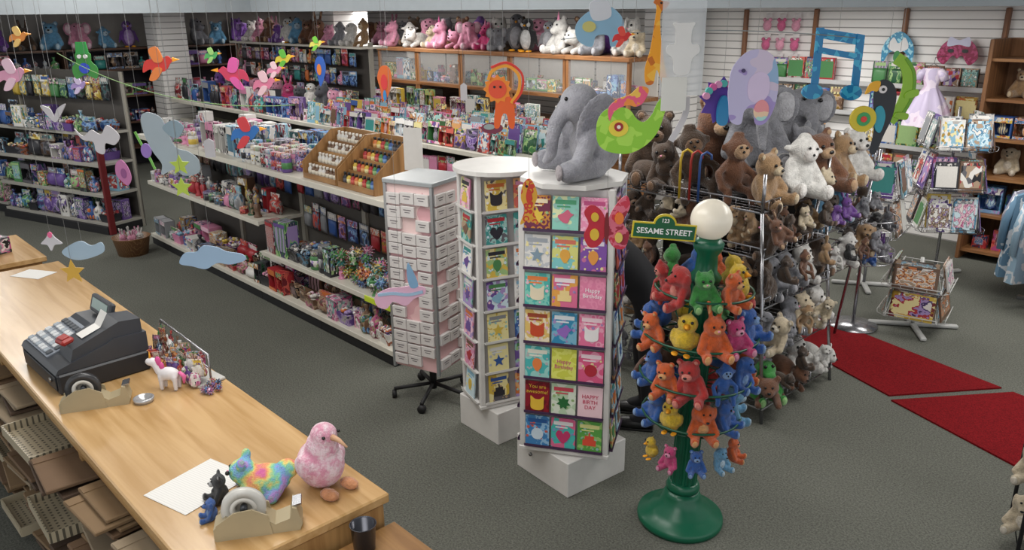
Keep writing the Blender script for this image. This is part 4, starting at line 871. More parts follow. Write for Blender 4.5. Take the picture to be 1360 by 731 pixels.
Mt=Matrix.Translation((-.08,.14,.26))@Matrix.Rotation(rad(-18),4,'X')
dsp=ob('display_screen',MB().box((0,0,0),(.26,.03,.09),ch=.008,M=Mt).box((-.08,.14,.215),(.06,.03,.04)).build('ds',[dk]),parent=R); ob('screen_glass',MB().box((0,-.0165,.004),(.2,.002,.05),M=Mt).build('sg',[plain('8aa098',.1)]),parent=dsp)
def dispenser(loc,rot,tape,lb):
    R=ob('tape_dispenser',None,loc,rot,1.0,label=lb,cat='tape dispenser')
    cmn=plain('a89a7c',.4)
    pr=[(-.13,0),(.15,0),(.16,.025),(.145,.085),(.13,.09),(.12,.05),(.07,.035),(.04,.06),(-.02,.05),(-.09,.075),(-.13,.045)]
    ob('body',MB().prism(pr,-.042,.042).build('bd',[cmn]),parent=R)
    for s in(-1,1): ob('side_cheek',MB().prism([(-.125,0),(.06,0),(.05,.075),(0,.105),(-.06,.1),(-.12,.06)],s*.042-.003,s*.042+.003).build('ck',[cmn]),parent=R)
    tr=None
    for n,r0,r1,mm in(('tape_roll',.045,.074,plain(tape,.25)),('roll_core',.03,.045,plain('d0ccc4',.5))):
        q=ob(n,MB().lathe([(r0,-.013),(r1,-.013),(r1,.013),(r0,.013),(r0,-.013)],28,M=Matrix.Translation((-.03,0,.09))@Matrix.Rotation(rad(90),4,'X')).build(n,[mm]),parent=tr or R); tr=tr or q
    ob('hub',MB().cyl((0,0,-.012),.012,.024,14,M=Matrix.Translation((-.03,0,.09))@Matrix.Rotation(rad(90),4,'X')).build('hub',[dk]),parent=R)
    ob('cutter_blade',MB().prism([(.13,.085),(.162,.092),(.16,.098),(.13,.092)],-.03,.03).build('bl',[chrome]),parent=R)
dispenser((-3.74,.88,.95),66,'3a3a3c','beige weighted tape dispenser beside the cash register')
ob('red_box',MB().box((0,0,.02),(.08,.06,.03),ch=.01).box((0,0,.038),(.05,.04,.008),ch=.003).build('rb',[plain('9c2c28',.4)]),(-4.03,.88,1.165),(12,0,10),label='small red box on top of the cash register',cat='box')
dispenser((-2.36,.98,.95),60,'c8c6c0','beige tape dispenser beside the rainbow plush toy')
ob('coin_dish',MB().lathe([(.0,0),(.042,.0),(.046,.02),(.038,.022),(.034,.01),(0,.008)],24).build('cd',[plain('b8b8ba',.2,.5)]),(-3.62,1.06,.95),label='small round dish on the counter',cat='dish')
m_,nt,bb=newmat('printed_paper')
tc=N(nt,'ShaderNodeTexCoord'); wv=N(nt,'ShaderNodeTexWave'); wv.bands_direction='Y'; wv.inputs['Scale'].default_value=30; nt.links.new(tc.outputs['Object'],wv.inputs['Vector'])
cr_=N(nt,'ShaderNodeValToRGB'); cr_.color_ramp.elements[0].color=lin('c8c6c2'); cr_.color_ramp.elements[1].position=.3; cr_.color_ramp.elements[1].color=lin('dcdad6'); nt.links.new(wv.outputs['Fac'],cr_.inputs['Fac']); nt.links.new(cr_.outputs['Color'],bb.inputs['Base Color'])
ob('paper_sheet',MB().box((0,0,0),(.24,.3,.002)).build('ps',[m_]),(-2.76,.95,.952),15,label='white printed paper sheet lying on the counter',cat='paper')
ob('paper_sheet',MB().box((0,0,0),(.24,.16,.002)).build('ps',[m_]),(-6.1,1.22,.952),30,label='white paper slip at the far end of the counter',cat='paper')
ob('metal_cup',MB().lathe([(.0,0),(.038,0),(.045,.1),(.048,.1),(.041,.098),(.036,.01),(0,.01)],24).build('cup',[plain('50525a',.25,.6)]),(-2.14,1.27,.84),label='small dark metal cup on the low cabinet',cat='cup')
for i in range(3): ob('paper_bag',MB().box((0,0,.01),(.16,.2,.02),ch=.005).box((-.05,0,.022),(.03,.19,.004)).build('bag',[plain('7c6248',.8)]),(-2.08+.01*i,.98,.84+i*.024),20+i*9,label='small folded brown paper bag on the low cabinet',cat='bag',group='paper bags on the low cabinet')
# pink kiwi plush
b=MB(); b.sph((0,0,.1),(.09,.1,.1),16); b.sph((0,-.02,.18),(.065,.065,.075),14); b.sph((0,-.035,.235),(.052,.055,.05),14)
for s in(-1,1): b.sph((s*.085,0,.12),(.02,.05,.05),10)
K=ob('plush_kiwi_bird',blob('kiwi',b,.008,5),(-2.44,1.29,.95),100,.95,label='fluffy pink plush bird with long beak on the counter',cat='plush toy',mats=[fur('d490a8','e8d0d8',24,130,.012)])
ob('beak',MB().tube([(0,-.08,.24),(0,-.12,.24),(0,-.165,.225)],[.013,.009,.004],8).build('bk',[plain('c49a78',.6)]),parent=K)
for s in(-1,1): ob('foot',MB().sph((s*.05,-.1,.02),(.03,.045,.02),10).build('ft',[fur('c88a60')]),parent=K); ob('eye',MB().sph((s*.037,-.078,.25),.007,8).build('ey',[plain('101010',.1)]),parent=K)
# rainbow plush
b=MB(); b.sph((0,0,.08),(.12,.085,.075),16); b.sph((-.1,0,.13),(.065,.065,.06),14); b.sph((.1,.02,.12),(.055,.05,.05),12)
for x,y in((-.09,-.08),(-.09,.08),(.09,-.07),(.09,.07)): limb(b,(x*.7,y*.7,.06),(x-.05,y*1.1,.03),.036,.034,4)
for s in(-1,1): b.sph((-.09,s*.05,.19),(.025,.024,.03),8)
limb(b,(.14,.02,.12),(.19,.06,.16),.025,.02,4)
def rainbow():
    m,nt,b_=newmat('rainbow_fur'); tc=N(nt,'ShaderNodeTexCoord'); no=N(nt,'ShaderNodeTexNoise'); no.inputs['Scale'].default_value=9; no.inputs['Detail'].default_value=4; nt.links.new(tc.outputs['Object'],no.inputs['Vector'])
    c=N(nt,'ShaderNodeValToRGB'); E=c.color_ramp.elements; E[0].position=.3; E[0].color=lin('d86ca4'); E[1].position=.7; E[1].color=lin('80cc88')
    for p_,cc in((.38,'ec9c70'),(.44,'e8d880'),(.5,'88d0a8'),(.56,'80b0e0'),(.62,'b890d8')): e=E.new(p_); e.color=lin(cc)
    nt.links.new(no.outputs['Fac'],c.inputs['Fac']); nt.links.new(c.outputs['Color'],b_.inputs['Base Color']); b_.inputs['Roughness'].default_value=.9
    n2=N(nt,'ShaderNodeTexNoise'); n2.inputs['Scale'].default_value=150; bu=N(nt,'ShaderNodeBump'); bu.inputs['Strength'].default_value=.8; bu.inputs['Distance'].default_value=.01
    nt.links.new(tc.outputs['Object'],n2.inputs['Vector']); nt.links.new(n2.outputs['Fac'],bu.inputs['Height']); nt.links.new(bu.outputs['Normal'],b_.inputs['Normal']); return m
K=ob('rainbow_plush_cat',blob('rb',b,.008,4),(-2.53,1.11,.95),50,.78,label='fluffy rainbow plush cat lying behind the tape dispenser',cat='plush toy',mats=[rainbow()])
for s in(-1,1): ob('eye',MB().sph((-.155,s*.03-.02,.15),.011,8).build('ey',[plain('101010',.1)]),parent=K)
ob('nose',MB().sph((-.168,-.005,.13),.008,8).build('ns',[plain('e05090',.4)]),parent=K)
plush('bear',(-2.6,.97,.95),-20,.12,'black',where='beside the rainbow plush on the counter',group='small plush on the counter')
plush('dog',(-2.52,.9,.95),-20,.085,'blue',where='beside the rainbow plush on the counter',group='small plush on the counter')
# unicorn figure + keychains
b=MB(); b.sph((0,0,.07),(.045,.028,.028),14)
for x in(-.03,.03):
    for y in(-.015,.015): limb(b,(x,y,.06),(x,y,.01),.012,.01,4)
limb(b,(-.04,0,.08),(-.055,0,.115),.018,.016,3); b.sph((-.068,0,.12),(.028,.018,.018),12)
U=ob('unicorn_figurine',blob('uf',b,.005,3),(-3.66,1.2,.95),40,1.15,label='small white unicorn figurine beside the cash register',cat='figurine',mats=[plain('dcd8da',.4)])
ob('horn',MB().lathe([(.006,0),(.0008,.03)],8,c=(-.072,0,.135)).build('h',[plain('e0a030',.3)]),parent=U); ob('mane',MB().sph((-.04,0,.12),(.014,.01,.025),8).sph((-.028,0,.1),(.012,.01,.02),8).build('m',[plain('d05090',.6)]),parent=U); ob('tail',MB().tube([(.045,0,.08),(.065,0,.06),(.06,0,.03)],[.006,.01,.004],8).build('t',[plain('e06aa0',.6)]),parent=U)
R=ob('keychain_stand',None,(-3.8,1.34,.95),6,label='small counter stand hung with colourful bagged keychains',cat='display stand')
ob('base',MB().box((0,0,.008),(.46,.14,.016),ch=.004).build('b',[plain('b8b6b2',.4)]),parent=R)
ob('bar',MB().tube([(-.22,0,.01),(-.22,0,.22),(.22,0,.15),(.22,0,.01)],.006,6).tube([(-.22,0,.14),(.22,0,.08)],.005,6).build('b',[chrome]),parent=R)
r=random.Random(8)
for i in range(33):
    a=rad(6); c_=i%11; x=-.21+c_*.042; row=i//11; z=.95+[.1-.005*c_,.05,.01][row]; y=[-.02,-.045,-.075][row]
    item(r.choice(['toy_pouch','toy_pouch','net_bag']),(-3.8+x*math.cos(a)-y*math.sin(a),1.34+x*math.sin(a)+y*math.cos(a),z),(.05,.03,.1),6+r.uniform(-30,60),r.choice(['pink','orange','purple','light blue','red','white','green','brown','white']),r,'on the small counter stand','bagged keychains',tilt=r.uniform(-15,15))
for i in range(14): item('spiky_ball',(-3.52+r.uniform(-.06,.05),1.33+r.uniform(-.06,.05),.95),(.04,)*3,r.uniform(0,90),r.choice(['pink','purple','red','blue','orange']),r,'on the counter beside the register','small rubber toys')
R=ob('wicker_basket',MB().lathe([(0,0),(.16,0),(.2,.2),(.21,.21),(.195,.21),(.16,.05),(0,.05)],24).build('bs',[prnt(['7a5438','5a3a26','94704c'],60,'w')]),(-9.55,2.95,0),label='small round wicker basket on the carpet',cat='basket')
for i in range(7): plush('bunny',(-9.55+.1*math.cos(i),2.95+.1*math.sin(i),.1),i*50,.16,r.choice(['pink','white']),False,'in the wicker basket','plush in the basket')

# ---------------------------------------------------------------- spinners on the right
def spinner(cx,cy,rot,label,tiers,size,base=.3,hmax=1.75,seed=0,wire=None,hues=HK,iw=.9,nc=3):
    wire=wire or chrome
    R=ob('book_spinner',None,(cx,cy,0),rot,label=label,cat='display rack',group='wire book spinners')
    ob('post',MB().cyl((0,0,.03),.015,hmax-.03,10).build('p',[wire]),parent=R)
    for a in range(4): ob('base_foot',MB().box((base/2,0,.02),(base,.05,.03),ch=.008,M=Matrix.Rotation(a*math.pi/2+.4,4,'Z')).build('f',[plain('b4b4b2',.4)]),parent=R)
    r=random.Random(seed)
    for z,h in tiers:
        m=MB()
        for f in range(4):
            F=Matrix.Rotation(f*math.pi/2,4,'Z')
            for i in range(5): m.tube([(-size+size*2*i/4,-size*.8,z+h*.8),(-size+size*2*i/4,-size,z),(-size+size*2*i/4,-size-.06,z+.02),(-size+size*2*i/4,-size-.065,z+.05)],.0028,4,M=F)
            for yy,zz in((-size,z),(-size-.065,z+.05),(-size*.8,z+h*.8)): m.tube([(-size,yy,zz),(size,yy,zz)],.004,5,M=F)
        ob('wire_pocket',m.build('wp',[wire]),parent=R)
        for f in (0,1,3):
            for c in range(nc):
                for k in range(2):
                    hh=r.choice(hues); an=rot+90*f; M=Matrix.Rotation(rad(an),4,'Z'); v=M@Vector(((c-(nc-1)/2)*size*2/nc*.95+r.uniform(-.015,.015),-size-.04+k*.022,z+.02+k*.035))
                    item('picture_book',(cx+v.x,cy+v.y,v.z),(size*iw*2/nc,.012,h*r.uniform(.8,.98)),an+r.uniform(-4,4),hh,r,'in the wire spinner','activity books in the wire spinners',tilt=-12)
whw=plain('c8c8c6',.35)
spinner(-2.42,6.98,12,'low white wire stand of flat picture puzzles',[(.12,.23),(.38,.22)],.2,.36,.62,1,whw,['brown','yellow','grey','white','light blue','brown','green'],.85,1)
spinner(-3.2,7.75,10,'wire book spinner with tiers of activity books',[(.55,.34),(.93,.34)],.24,.3,1.35,2,None,['dark','blue','grey','light blue','purple','brown','white','white'],.85,2)
spinner(-2.85,8.6,35,'tall wire book spinner with tiers of activity books',[(.5,.34),(.9,.34),(1.3,.32)],.25,.3,1.7,3,None,['dark','light blue','grey','white','purple','brown','white','red','yellow'],.85,2)
spinner(-4.2,7.4,50,'tall wire book spinner with tiers of activity books',[(.65,.34),(1.03,.34)],.23,.3,1.5,4,None,['dark','blue','grey','light blue','purple','brown','white'],.85,2)
R=ob('garment_rack',None,(-1.72,8.38,0),0,label='round chrome garment rack hung with children coats',cat='garment rack')
ob('ring',MB().tube([(.32*math.cos(a*.2618),.32*math.sin(a*.2618),1.1) for a in range(24)],.012,8,closed=True).build('r',[chrome]),parent=R)
ob('post',MB().cyl((0,0,0),.018,1.1,10).tube([(-.32,0,1.1),(.32,0,1.1)],.008,6).tube([(0,-.32,1.1),(0,.32,1.1)],.008,6).box((0,0,.02),(.6,.05,.03)).box((0,0,.02),(.05,.6,.03)).build('p',[chrome]),parent=R)
gb=MB(); gb.add([(-.02,0,.02),(.02,0,.02),(.03,.12,-.02),(-.03,.12,-.02),(.03,-.12,-.02),(-.03,-.12,-.02),(.035,.14,-.3),(-.035,.14,-.3),(.035,-.14,-.3),(-.035,-.14,-.3),(.045,.17,-.6),(-.045,.17,-.6),(.045,-.17,-.6),(-.045,-.17,-.6)],[(0,1,2,3),(0,1,4,5),(2,3,7,6),(4,5,9,8),(6,7,11,10),(8,9,13,12),(2,6,8,4,1),(3,7,9,5,0),(6,10,12,8),(7,11,13,9),(10,11,13,12)],0,False)
for s in(-1,1): gb.tube([(0,s*.11,-.03),(0,s*.17,-.2),(.01,s*.18,-.4)],[.03,.035,.03],8)
gb.tube([(0,0,.02),(0,0,.06)],.004,5); GB=gb.build('garment',1)
for i in range(14):
    a=i*math.pi/7; c=['5c7c94','8ca8bc','7c3038','a8b4bc','44607c','8ca0b4','5a94a0','9c9cb0'][i%8]
    ob('hanging_coat',GB,(-1.72+.34*math.cos(a),8.38+.34*math.sin(a),1.03),math.degrees(a)+90+8,(1,1,1.3),label='child-size coat hanging on the round garment rack',cat='coat',group='coats on the garment rack',mats=[prnt([c,c,'c8ccd0',c],12,'n',.85)])
R=ob('wire_plush_stand',None,(-.62,4.43,0),20,label='black wire stand holding small plush toys',cat='display rack')
m=MB()
for z in(.06,.35,.66): m.tube([(-.25,-.2,z),(.25,-.2,z),(.25,.2,z),(-.25,.2,z)],.006,5,closed=True)
for i in range(9):
    for z in(.06,.35): m.tube([(-.25+.0625*i,-.2,z+.08),(-.25+.0625*i,-.2,z),(-.25+.0625*i,.2,z)],.003,4)
ob('wire_tray',m.build('t',[bk]),parent=R)
for sx in(-1,1):
    for s2 in(-1,1): ob('post',MB().cyl((sx*.25,s2*.2,0),.01,.75,8).build('p',[bk]),parent=R)
for z in(.07,.36):
    for i in range(6): plush(['dog','bear','bunny','cat','dog','lamb'][i],(-.82+.08*i,4.33+.03*i+(.1 if i%2 else 0),z),i*20,.22,['cream','brown','red','tan','orange','pink'][i],where='on the black wire stand',group='plush on the black wire stand')

# ---------------------------------------------------------------- hanging cut-out mobiles
def mob(name,label,loc,layers,d=2.6,yaw=47,string=0): return cutout(name,label,'hanging decoration',loc,d/1080,layers,yaw,string,'hanging paper decorations')
mob('lion_cutout','orange paper lion cut-out hanging from a string',(-1.95,1.79,2.38),[('body',pc('e8601c'),cr([(-8,0),(8,0),(14,-12),(14,-40),(7,-40),(4,-24),(-2,-24),(-6,-40),(-13,-40),(-12,-20)],4)),('mane',pc('f08a20'),star(-8,10,19,12,.8)),('head',pc('e8502a'),ell(-8,10,12,12)),('eye',pc('101010'),ell(-12,13,1.6,1.6)),('eye',pc('101010'),ell(-4,13,1.6,1.6)),('tail_arc',pc('f0a028'),stroke([(10,-8),(20,8),(20,28),(5,40),(-14,34),(-20,22)],4)),('tail_arc',pc('d83020'),stroke([(13,-8),(24,8),(24,30),(5,44),(-16,38)],3))])
lime=gl('8cc82a','aadc4a',30)
mob('lime_dragon_cutout','shiny lime green cut-out animal with orange and pink wing',(-1.65,2.07,2.29),[('body',lime,cr([(-47,-14),(-46,6),(-36,20),(-20,24),(-4,20),(6,8),(16,4),(26,14),(32,28),(44,42),(47,34),(42,14),(34,-10),(18,-28),(-4,-38),(-28,-36),(-42,-28)])),('wing',prnt(['f0903a','e85a80','f0c050'],25,'n'),cr([(-30,6),(-24,18),(-8,26),(4,24),(14,30),(20,46),(8,50),(-4,40),(-20,34),(-32,22)])),('cheek',pc('e8d040'),ell(-18,-4,13,11)),('eye',pc('a02020'),ell(-18,-2,6,6)),('pupil',pc('f0e8e0'),ell(-18,-2,2.5,2.5))])
lav=prnt(['a894d0','c8c0e4','d8c8e0','98b8dc'],7,'n')
mob('elephant_cutout','iridescent lilac elephant cut-out hanging from a string',(-1.41,2.38,2.40),[('body',lav,cr([(-34,-2),(-30,26),(-12,46),(10,48),(26,34),(32,6),(30,-24),(20,-46),(6,-48),(2,-28),(-10,-30),(-14,-48),(-28,-44),(-32,-22)])),('ear',pc('dcc8e8',.2),cr([(-6,-14),(-8,8),(4,20),(18,14),(20,-8),(8,-20)])),('leg_patch',prnt(['f09aa0','f4d0b0','b0e0d8'],12,'n'),ell(12,-30,10,14)),('eye',pc('403060'),ell(-16,22,2.5,2.5))])
pk=[(a,b) for a,b in star(0,4,34,9,.7)]
L=[('tail_fan',pc('5a3aa0'),pk)]
for i in range(9):
    a=math.pi*(.1+i*.1); L.append(('feather_spot',pc(['e870b0','60c8c0','f0a8d0'][i%3]),ell(26*math.cos(a),4+24*math.sin(a),5,5,12)))
L.append(('body',pc('2a8ac0'),cr([(-6,-28),(-8,-6),(-3,10),(4,10),(8,-6),(6,-28)]))); mob('peacock_cutout','purple peacock cut-out with spotted tail fan on a string',(-1.58,2.47,2.33),L)
nb=gl('1a80b8','40b0d8',60)
mob('music_note_cutout','glittery blue music note ornament hanging from a string',(-1.25,2.59,2.47),[('note',nb,[(-30,46),(34,36),(34,22),(-20,32)]),('stem',nb,[(-30,46),(-20,46),(-20,-34),(-30,-34)]),('stem',nb,[(24,38),(34,36),(34,-38),(24,-38)]),('note_bar',nb,[(-26,22),(30,12),(30,4),(-26,14)]),('note_head',nb,ell(-28,-36,14,10)),('note_head',nb,ell(24,-38,14,10))],string=0)
mob('toucan_cutout','black toucan cut-out with colourful chest on a string',(-1.07,2.55,2.32),[('body',pc('1c2028'),cr([(-4,48),(10,44),(18,28),(16,0),(8,-24),(0,-48),(-8,-46),(-6,-20),(-10,10),(-12,34)])),('beak',pc('f0b020'),cr([(-6,46),(-18,44),(-24,30),(-16,34),(-8,34)])),('chest',pc('2a9ab0'),cr([(-8,10),(0,14),(6,0),(2,-20),(-6,-14)])),('eye_ring',pc('e8e0e0'),ell(-2,36,5,5)),('pupil',pc('101010'),ell(-2,36,2,2)),('round_dial',pc('d8c02a'),ell(-24,-2,17,17)),('dial_center',pc('3aa05a'),ell(-24,-2,9,9)),('dial_center',pc('e03a30'),ell(-24,-2,4,4))],2.5)
mob('crocodile_cutout','bright green curved crocodile cut-out on a string',(-1.14,2.81,2.37),[('body',pc('98c834'),stroke([(-4,44),(10,34),(16,14),(14,-6),(8,-24),(-2,-38)],15)),('ridge',pc('70a824'),stroke([(8,44),(20,28),(24,10),(22,-10),(14,-28)],4)),('foot',pc('98c834'),cr([(14,0),(28,4),(30,-4),(14,-8)])),('foot',pc('98c834'),cr([(6,-26),(20,-28),(18,-36),(2,-32)]))],2.7)
gir=prnt(['f0a020','c86a18','f0a020','f4b840'],30,'v')
mob('giraffe_cutout','tall orange spotted giraffe cut-out hanging on a string',(-1.53,2.02,2.55),[('neck',gir,cr([(4,52),(0,58),(-6,50),(-2,44),(-4,20),(-8,-10),(-14,-34),(-12,-54),(-2,-54),(2,-36),(10,-54),(16,-52),(10,-20),(5,10),(4,36),(12,44),(14,50)],5)),('eye',pc('101010'),ell(4,49,1.5,1.5))],2.4)
BG=MB().box((0,0,0),(.12,.002,.27)).build('bag',[plain('d8dce0',.2,alpha=.35)])
o=ob('clear_gift_bag',BG,(-1.35,1.9,2.55),52,label='clear plastic bag with white bear-shaped tag hanging on string',cat='hanging decoration',group='hanging paper decorations')
ob('bear_tag',MB().prism([(x*.0019,y*.0019) for x,y in cr([(-10,-40),(-14,-20),(-24,-10),(-22,0),(-12,2),(-12,20),(-16,30),(-6,30),(6,30),(16,30),(12,20),(12,2),(22,0),(24,-10),(14,-20),(10,-40)])],-.003,.001).build('tag',[pc('d8d6d4')]),parent=o)
ob('price_tag',MB().box((-.02,-.006,-.13),(.07,.002,.09)).build('pt',[pc('d4d2cc')]),parent=o)
ob('string',MB().tube([(0,0,.13),(0,0,.82)],.0008,4).build('st',[pc('b8b8b8')]),parent=o)
mob('cloud_cutout','pale blue and white paper elephant cloud on a string',(-1.79,2.07,2.59),[('body',pc('88b4d0'),cr([(-30,-18),(-34,0),(-24,14),(-10,22),(8,26),(22,18),(30,4),(26,-20),(14,-26),(10,-12),(-6,-12),(-12,-26)])),('wing',pc('d0d4dc'),cr([(-10,8),(-16,28),(-2,36),(10,30),(12,12)])),('patch',pc('c8c070'),ell(-16,0,9,7))])
def bird(nm,lb,loc,c,c2,s=1,d=2.6,yaw=47,fl=1):
    f=lambda P:[(x*s*fl,y*s) for x,y in P]
    mob(nm,lb,loc,[('body',pc(c),cr(f([(-18,4),(-8,8),(4,6),(14,12),(20,8),(24,6),(18,2),(10,-8),(-4,-10),(-12,-6),(-22,-10)]))),('wing',pc(c2),cr(f([(-4,4),(-10,20),(2,24),(8,6)]))),('wing',pc(c2),cr(f([(-4,-4),(-14,-20),(-4,-20),(6,-6)]))),('beak',pc('f0a020'),f([(22,10),(32,7),(22,4)]))],d,yaw)
bird('bird_cutout','red paper bird cut-out hanging from a string',(-1.67,2.03,2.56),'d02a2a','e04a3a',.55)
bird('bird_cutout','red and orange paper bird hanging from a string',(-3.36,1.24,2.45),'c8322a','d87a3a',.95,3.2)
bird('bird_cutout','red and pink paper bird hanging from a string',(-3.15,1.45,2.41),'c83a5a','d85aa0',.9,3.2,fl=-1)
bird('bird_cutout','pink and white paper bird hanging from a string',(-3.0,1.5,2.38),'d87a98','e8c0c8',.7,3.1)
bird('bird_cutout','pink and white paper bird hanging from a string',(-3.1,1.6,2.42),'d88aa8','e8c8d0',.5,3.1)
bird('bird_cutout','blue and red paper bird hanging from a string',(-3.06,1.43,2.19),'2a6ab0','c83a40',.9,3.2)
bird('bird_cutout','pink paper bird cut-out hanging from a string',(-3.51,.76,2.43),'d898b4','e4c0d0',.9,3.0)
bird('bird_cutout','yellow and green paper bird hanging from a string',(-3.3,1.75,2.45),'c8b83a','5aa83a',.6,3.0)
bird('bird_cutout','yellow and green paper bird hanging from a string',(-3.45,2.0,2.5),'c8c05a','6ab03a',.5,3.0)
bird('bird_cutout','green paper bird hanging from a string',(-3.45,1.5,2.47),'4aa05a','90c070',.5,3.0)
bird('bird_cutout','orange paper bird hanging from a string',(-3.7,.85,2.56),'d8883a','e8c070',.6,3.0)
bird('bird_cutout','lilac paper bird hanging from a string',(-3.75,1.05,2.36),'a890c8','d0c0e0',.55,3.0)
mob('frog_cutout','green paper frog with blue hat on a string',(-3.56,1.03,2.46),[('body',pc('3a8a3a'),cr([(-16,-24),(-20,-8),(-12,2),(-12,14),(0,18),(12,14),(12,2),(20,-8),(16,-24),(0,-18)])),('hat',pc('2a9040'),[(-10,14),(10,14),(8,32),(-8,32)]),('belly',pc('2a4ac0'),ell(0,-8,8,8)),('eye',pc('e0e0e0'),ell(-5,10,3,3)),('eye',pc('e0e0e0'),ell(5,10,3,3))],2.7)
mob('parrot_cutout','blue paper parrot cut-out hanging from a string',(-3.0,1.75,2.42),[('body',pc('2a5ab0'),cr([(-4,22),(6,20),(10,4),(6,-14),(-2,-30),(-6,-12),(-10,6)])),('wing',pc('d87a2a'),ell(-2,0,4,10))],2.4)
mob('parrot_cutout','orange and green paper parrot hanging on a string',(-2.7,1.85,2.38),[('body',pc('d8682a'),cr([(-4,28),(10,26),(14,4),(8,-20),(-4,-34),(-8,-12),(-12,10)])),('wing',pc('d83a3a'),ell(0,0,6,14)),('tail',pc('3a8ac8'),ell(0,-24,3,10))],2.3)
pearl=plain('c8c4c8',.3,alpha=.85); grb=plain('9ca8b0',.35,alpha=.85)
mob('egg_chain_cutout','pearly white curved paper strip hanging on string',(-1.37,1.93,2.34),[('strip',pearl,stroke([(8,32),(8,12),(0,-8),(-10,-26)],8))],2.3)
mob('butterfly_cutout','red and yellow paper butterfly hanging from a string',(-1.82,2.16,1.90),[('wing',pc('c02438'),cr([(0,0),(-6,22),(-20,32),(-30,22),(-24,6),(-30,-10),(-22,-26),(-8,-22)])),('wing',prnt(['c83048','d86a80','a02038'],30,'n'),cr([(0,0),(8,26),(24,44),(30,30),(22,8),(30,-8),(24,-28),(8,-24)])),('body',pc('7a1a20'),ell(0,0,3,22)),('wing_spot',pc('e0b83a'),ell(-16,-8,6,8)),('wing_spot',pc('e0b83a'),ell(-16,16,5,6)),('wing_spot',pc('e87a30'),ell(16,14,6,8)),('wing_spot',pc('e0c060'),ell(16,-12,5,7))],2.9)
mob('fish_cutout','red and yellow spotted paper fish hanging on string',(-2.03,1.98,1.99),[('body',prnt(['d8a030','c83a2a','d8a030'],45,'d'),cr([(0,32),(-8,24),(-11,6),(-6,-10),(-12,-30),(0,-24),(12,-30),(6,-10),(11,8),(7,24)])),('fin',pc('c83a2a'),ell(0,8,4,10)),('eye',pc('101010'),ell(-3,22,1.6,1.6))],2.9)
mob('pegasus_cutout','pale pink and blue winged cut-out hanging on string',(-2.28,1.58,1.70),[('body',pc('d4a8be'),cr([(-32,-24),(-34,-10),(-18,0),(0,2),(14,4),(32,2),(32,-8),(18,-14),(6,-24),(-10,-18),(-20,-28)])),('wing',pc('7aa0c0'),cr([(14,2),(10,18),(12,36),(20,20),(24,4)])),('ribbon',pc('98b4cc'),stroke([(-30,-8),(-10,-6),(10,-8),(30,-4)],4))],2.9)
mob('gull_cutout','white paper gull cut-out hanging from a string',(-3.02,.88,2.23),[('body',pearl,cr([(-30,16),(-20,6),(-8,14),(4,8),(14,20),(28,6),(20,-6),(8,-4),(4,-18),(-6,-14),(-8,-2),(-22,2)]))],2.8)
mob('grey_bird_cutout','large pale grey paper bird hanging from a string',(-2.65,.98,2.25),[('body',grb,cr([(-32,36),(-20,40),(-6,32),(0,12),(8,-6),(24,-12),(36,-24),(34,-40),(14,-44),(2,-36),(-16,-42),(-14,-28),(-24,-10),(-32,14)])),('wing',plain('8498a4',.3,alpha=.85),cr([(-6,20),(10,30),(22,20),(10,6)]))],2.6)
for loc,s in(((-2.51,.95,2.20),14),((-2.49,.94,2.135),14)): mob('star_cutout','lime green paper star hanging on string',loc,[('star',pc('a0b43c'),star(0,0,s))],2.5)
mob('star_cutout','yellow paper star hanging on string',(-2.88,.69,1.83),[('star',pc('c89c38'),star(0,0,17))],2.7)
mob('cloud_cutout','pale blue paper cloud hanging from a string',(-2.38,.96,1.93),[('cloud',plain('8ca4bc',.5),cr([(-44,-8),(-36,6),(-20,8),(-10,16),(8,14),(20,8),(40,4),(44,-4),(24,-10),(6,-8),(-10,-16),(-28,-12)]))],2.5)
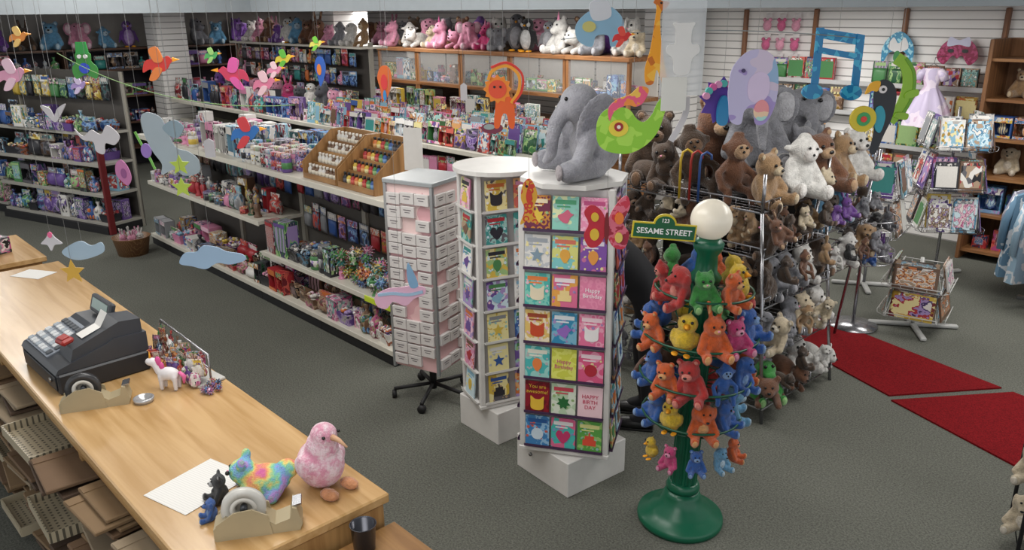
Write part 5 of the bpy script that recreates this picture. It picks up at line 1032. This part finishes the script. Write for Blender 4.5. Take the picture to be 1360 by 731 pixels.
mob('cloud_cutout','pale blue paper cloud hanging from a string',(-2.87,.73,1.90),[('cloud',plain('98acbc',.5),cr([(-28,-2),(-14,8),(0,12),(12,6),(26,10),(28,-2),(12,-10),(-8,-14),(-22,-10)]))],2.7)
mob('rocket_cutout','small white paper shuttle hanging from a string',(-2.95,.66,1.93),[('body',pearl,cr([(0,12),(-6,4),(-14,-4),(-6,-6),(-2,-14),(4,-6),(14,-4),(6,4)])),('nose',pc('d8608a'),ell(0,8,3,4))],2.7)
mob('flamingo_cutout','pink paper flamingo cut-out hanging on string',(-3.36,1.05,2.05),[('body',pc('b870a0'),cr([(-12,14),(-2,22),(8,10),(12,-10),(4,-24),(-6,-16),(-14,-4)])),('wing',pc('8a4a80'),ell(0,-2,5,9))],2.4)
mob('gull_cutout','small white paper gull hanging from a string',(-3.4,.85,2.3),[('body',pearl,cr([(-16,8),(-4,4),(0,-6),(6,4),(18,10),(8,-6),(0,-14),(-8,-6)]))],3)
mob('hoop_ornament','green and purple round hoop ornament on string',(-3.0,1.02,2.18),[('hoop',pc('6aa84a'),stroke([(-10,26),(-4,10),(4,-8),(10,-26)],3)),('disc',pc('8a6ab0'),ell(2,0,7,10))],2.8)
mob('flower_disc','teal and maroon paper disc cut-out on string',(-2.3,2.05,2.22),[('disc',pc('7a3048'),ell(0,0,16,8)),('disc_center',pc('9aa8a8'),ell(-4,2,8,4))],2.8)
mob('tag_cutout','white price tag hanging from a string',(-2.75,1.15,2.2),[('tag',pearl,[(-7,-12),(7,-12),(7,10),(0,14),(-7,10)])],2.7)
mob('tag_cutout','white price tag hanging from a string',(-2.4,2.0,2.35),[('tag',pearl,[(-5,-12),(5,-12),(5,10),(0,14),(-5,10)])],2.7)
for pts,c in(([(-3.6,.95,2.5),(-3.0,1.1,2.3),(-2.5,1.35,2.35)],'7aa060'),([(-1.9,2.0,2.55),(-1.6,2.3,2.6),(-1.2,2.6,2.55)],'8a9090')):
    ob('mobile_wire',MB().tube([Vector(pts[0])*(1-t)**2+Vector(pts[1])*2*t*(1-t)+Vector(pts[2])*t*t for t in[i/14 for i in range(15)]],.0015,5).build('mw',[pc(c)]),label='thin curved wire arm of the hanging mobile',cat='wire',group='mobile wires')
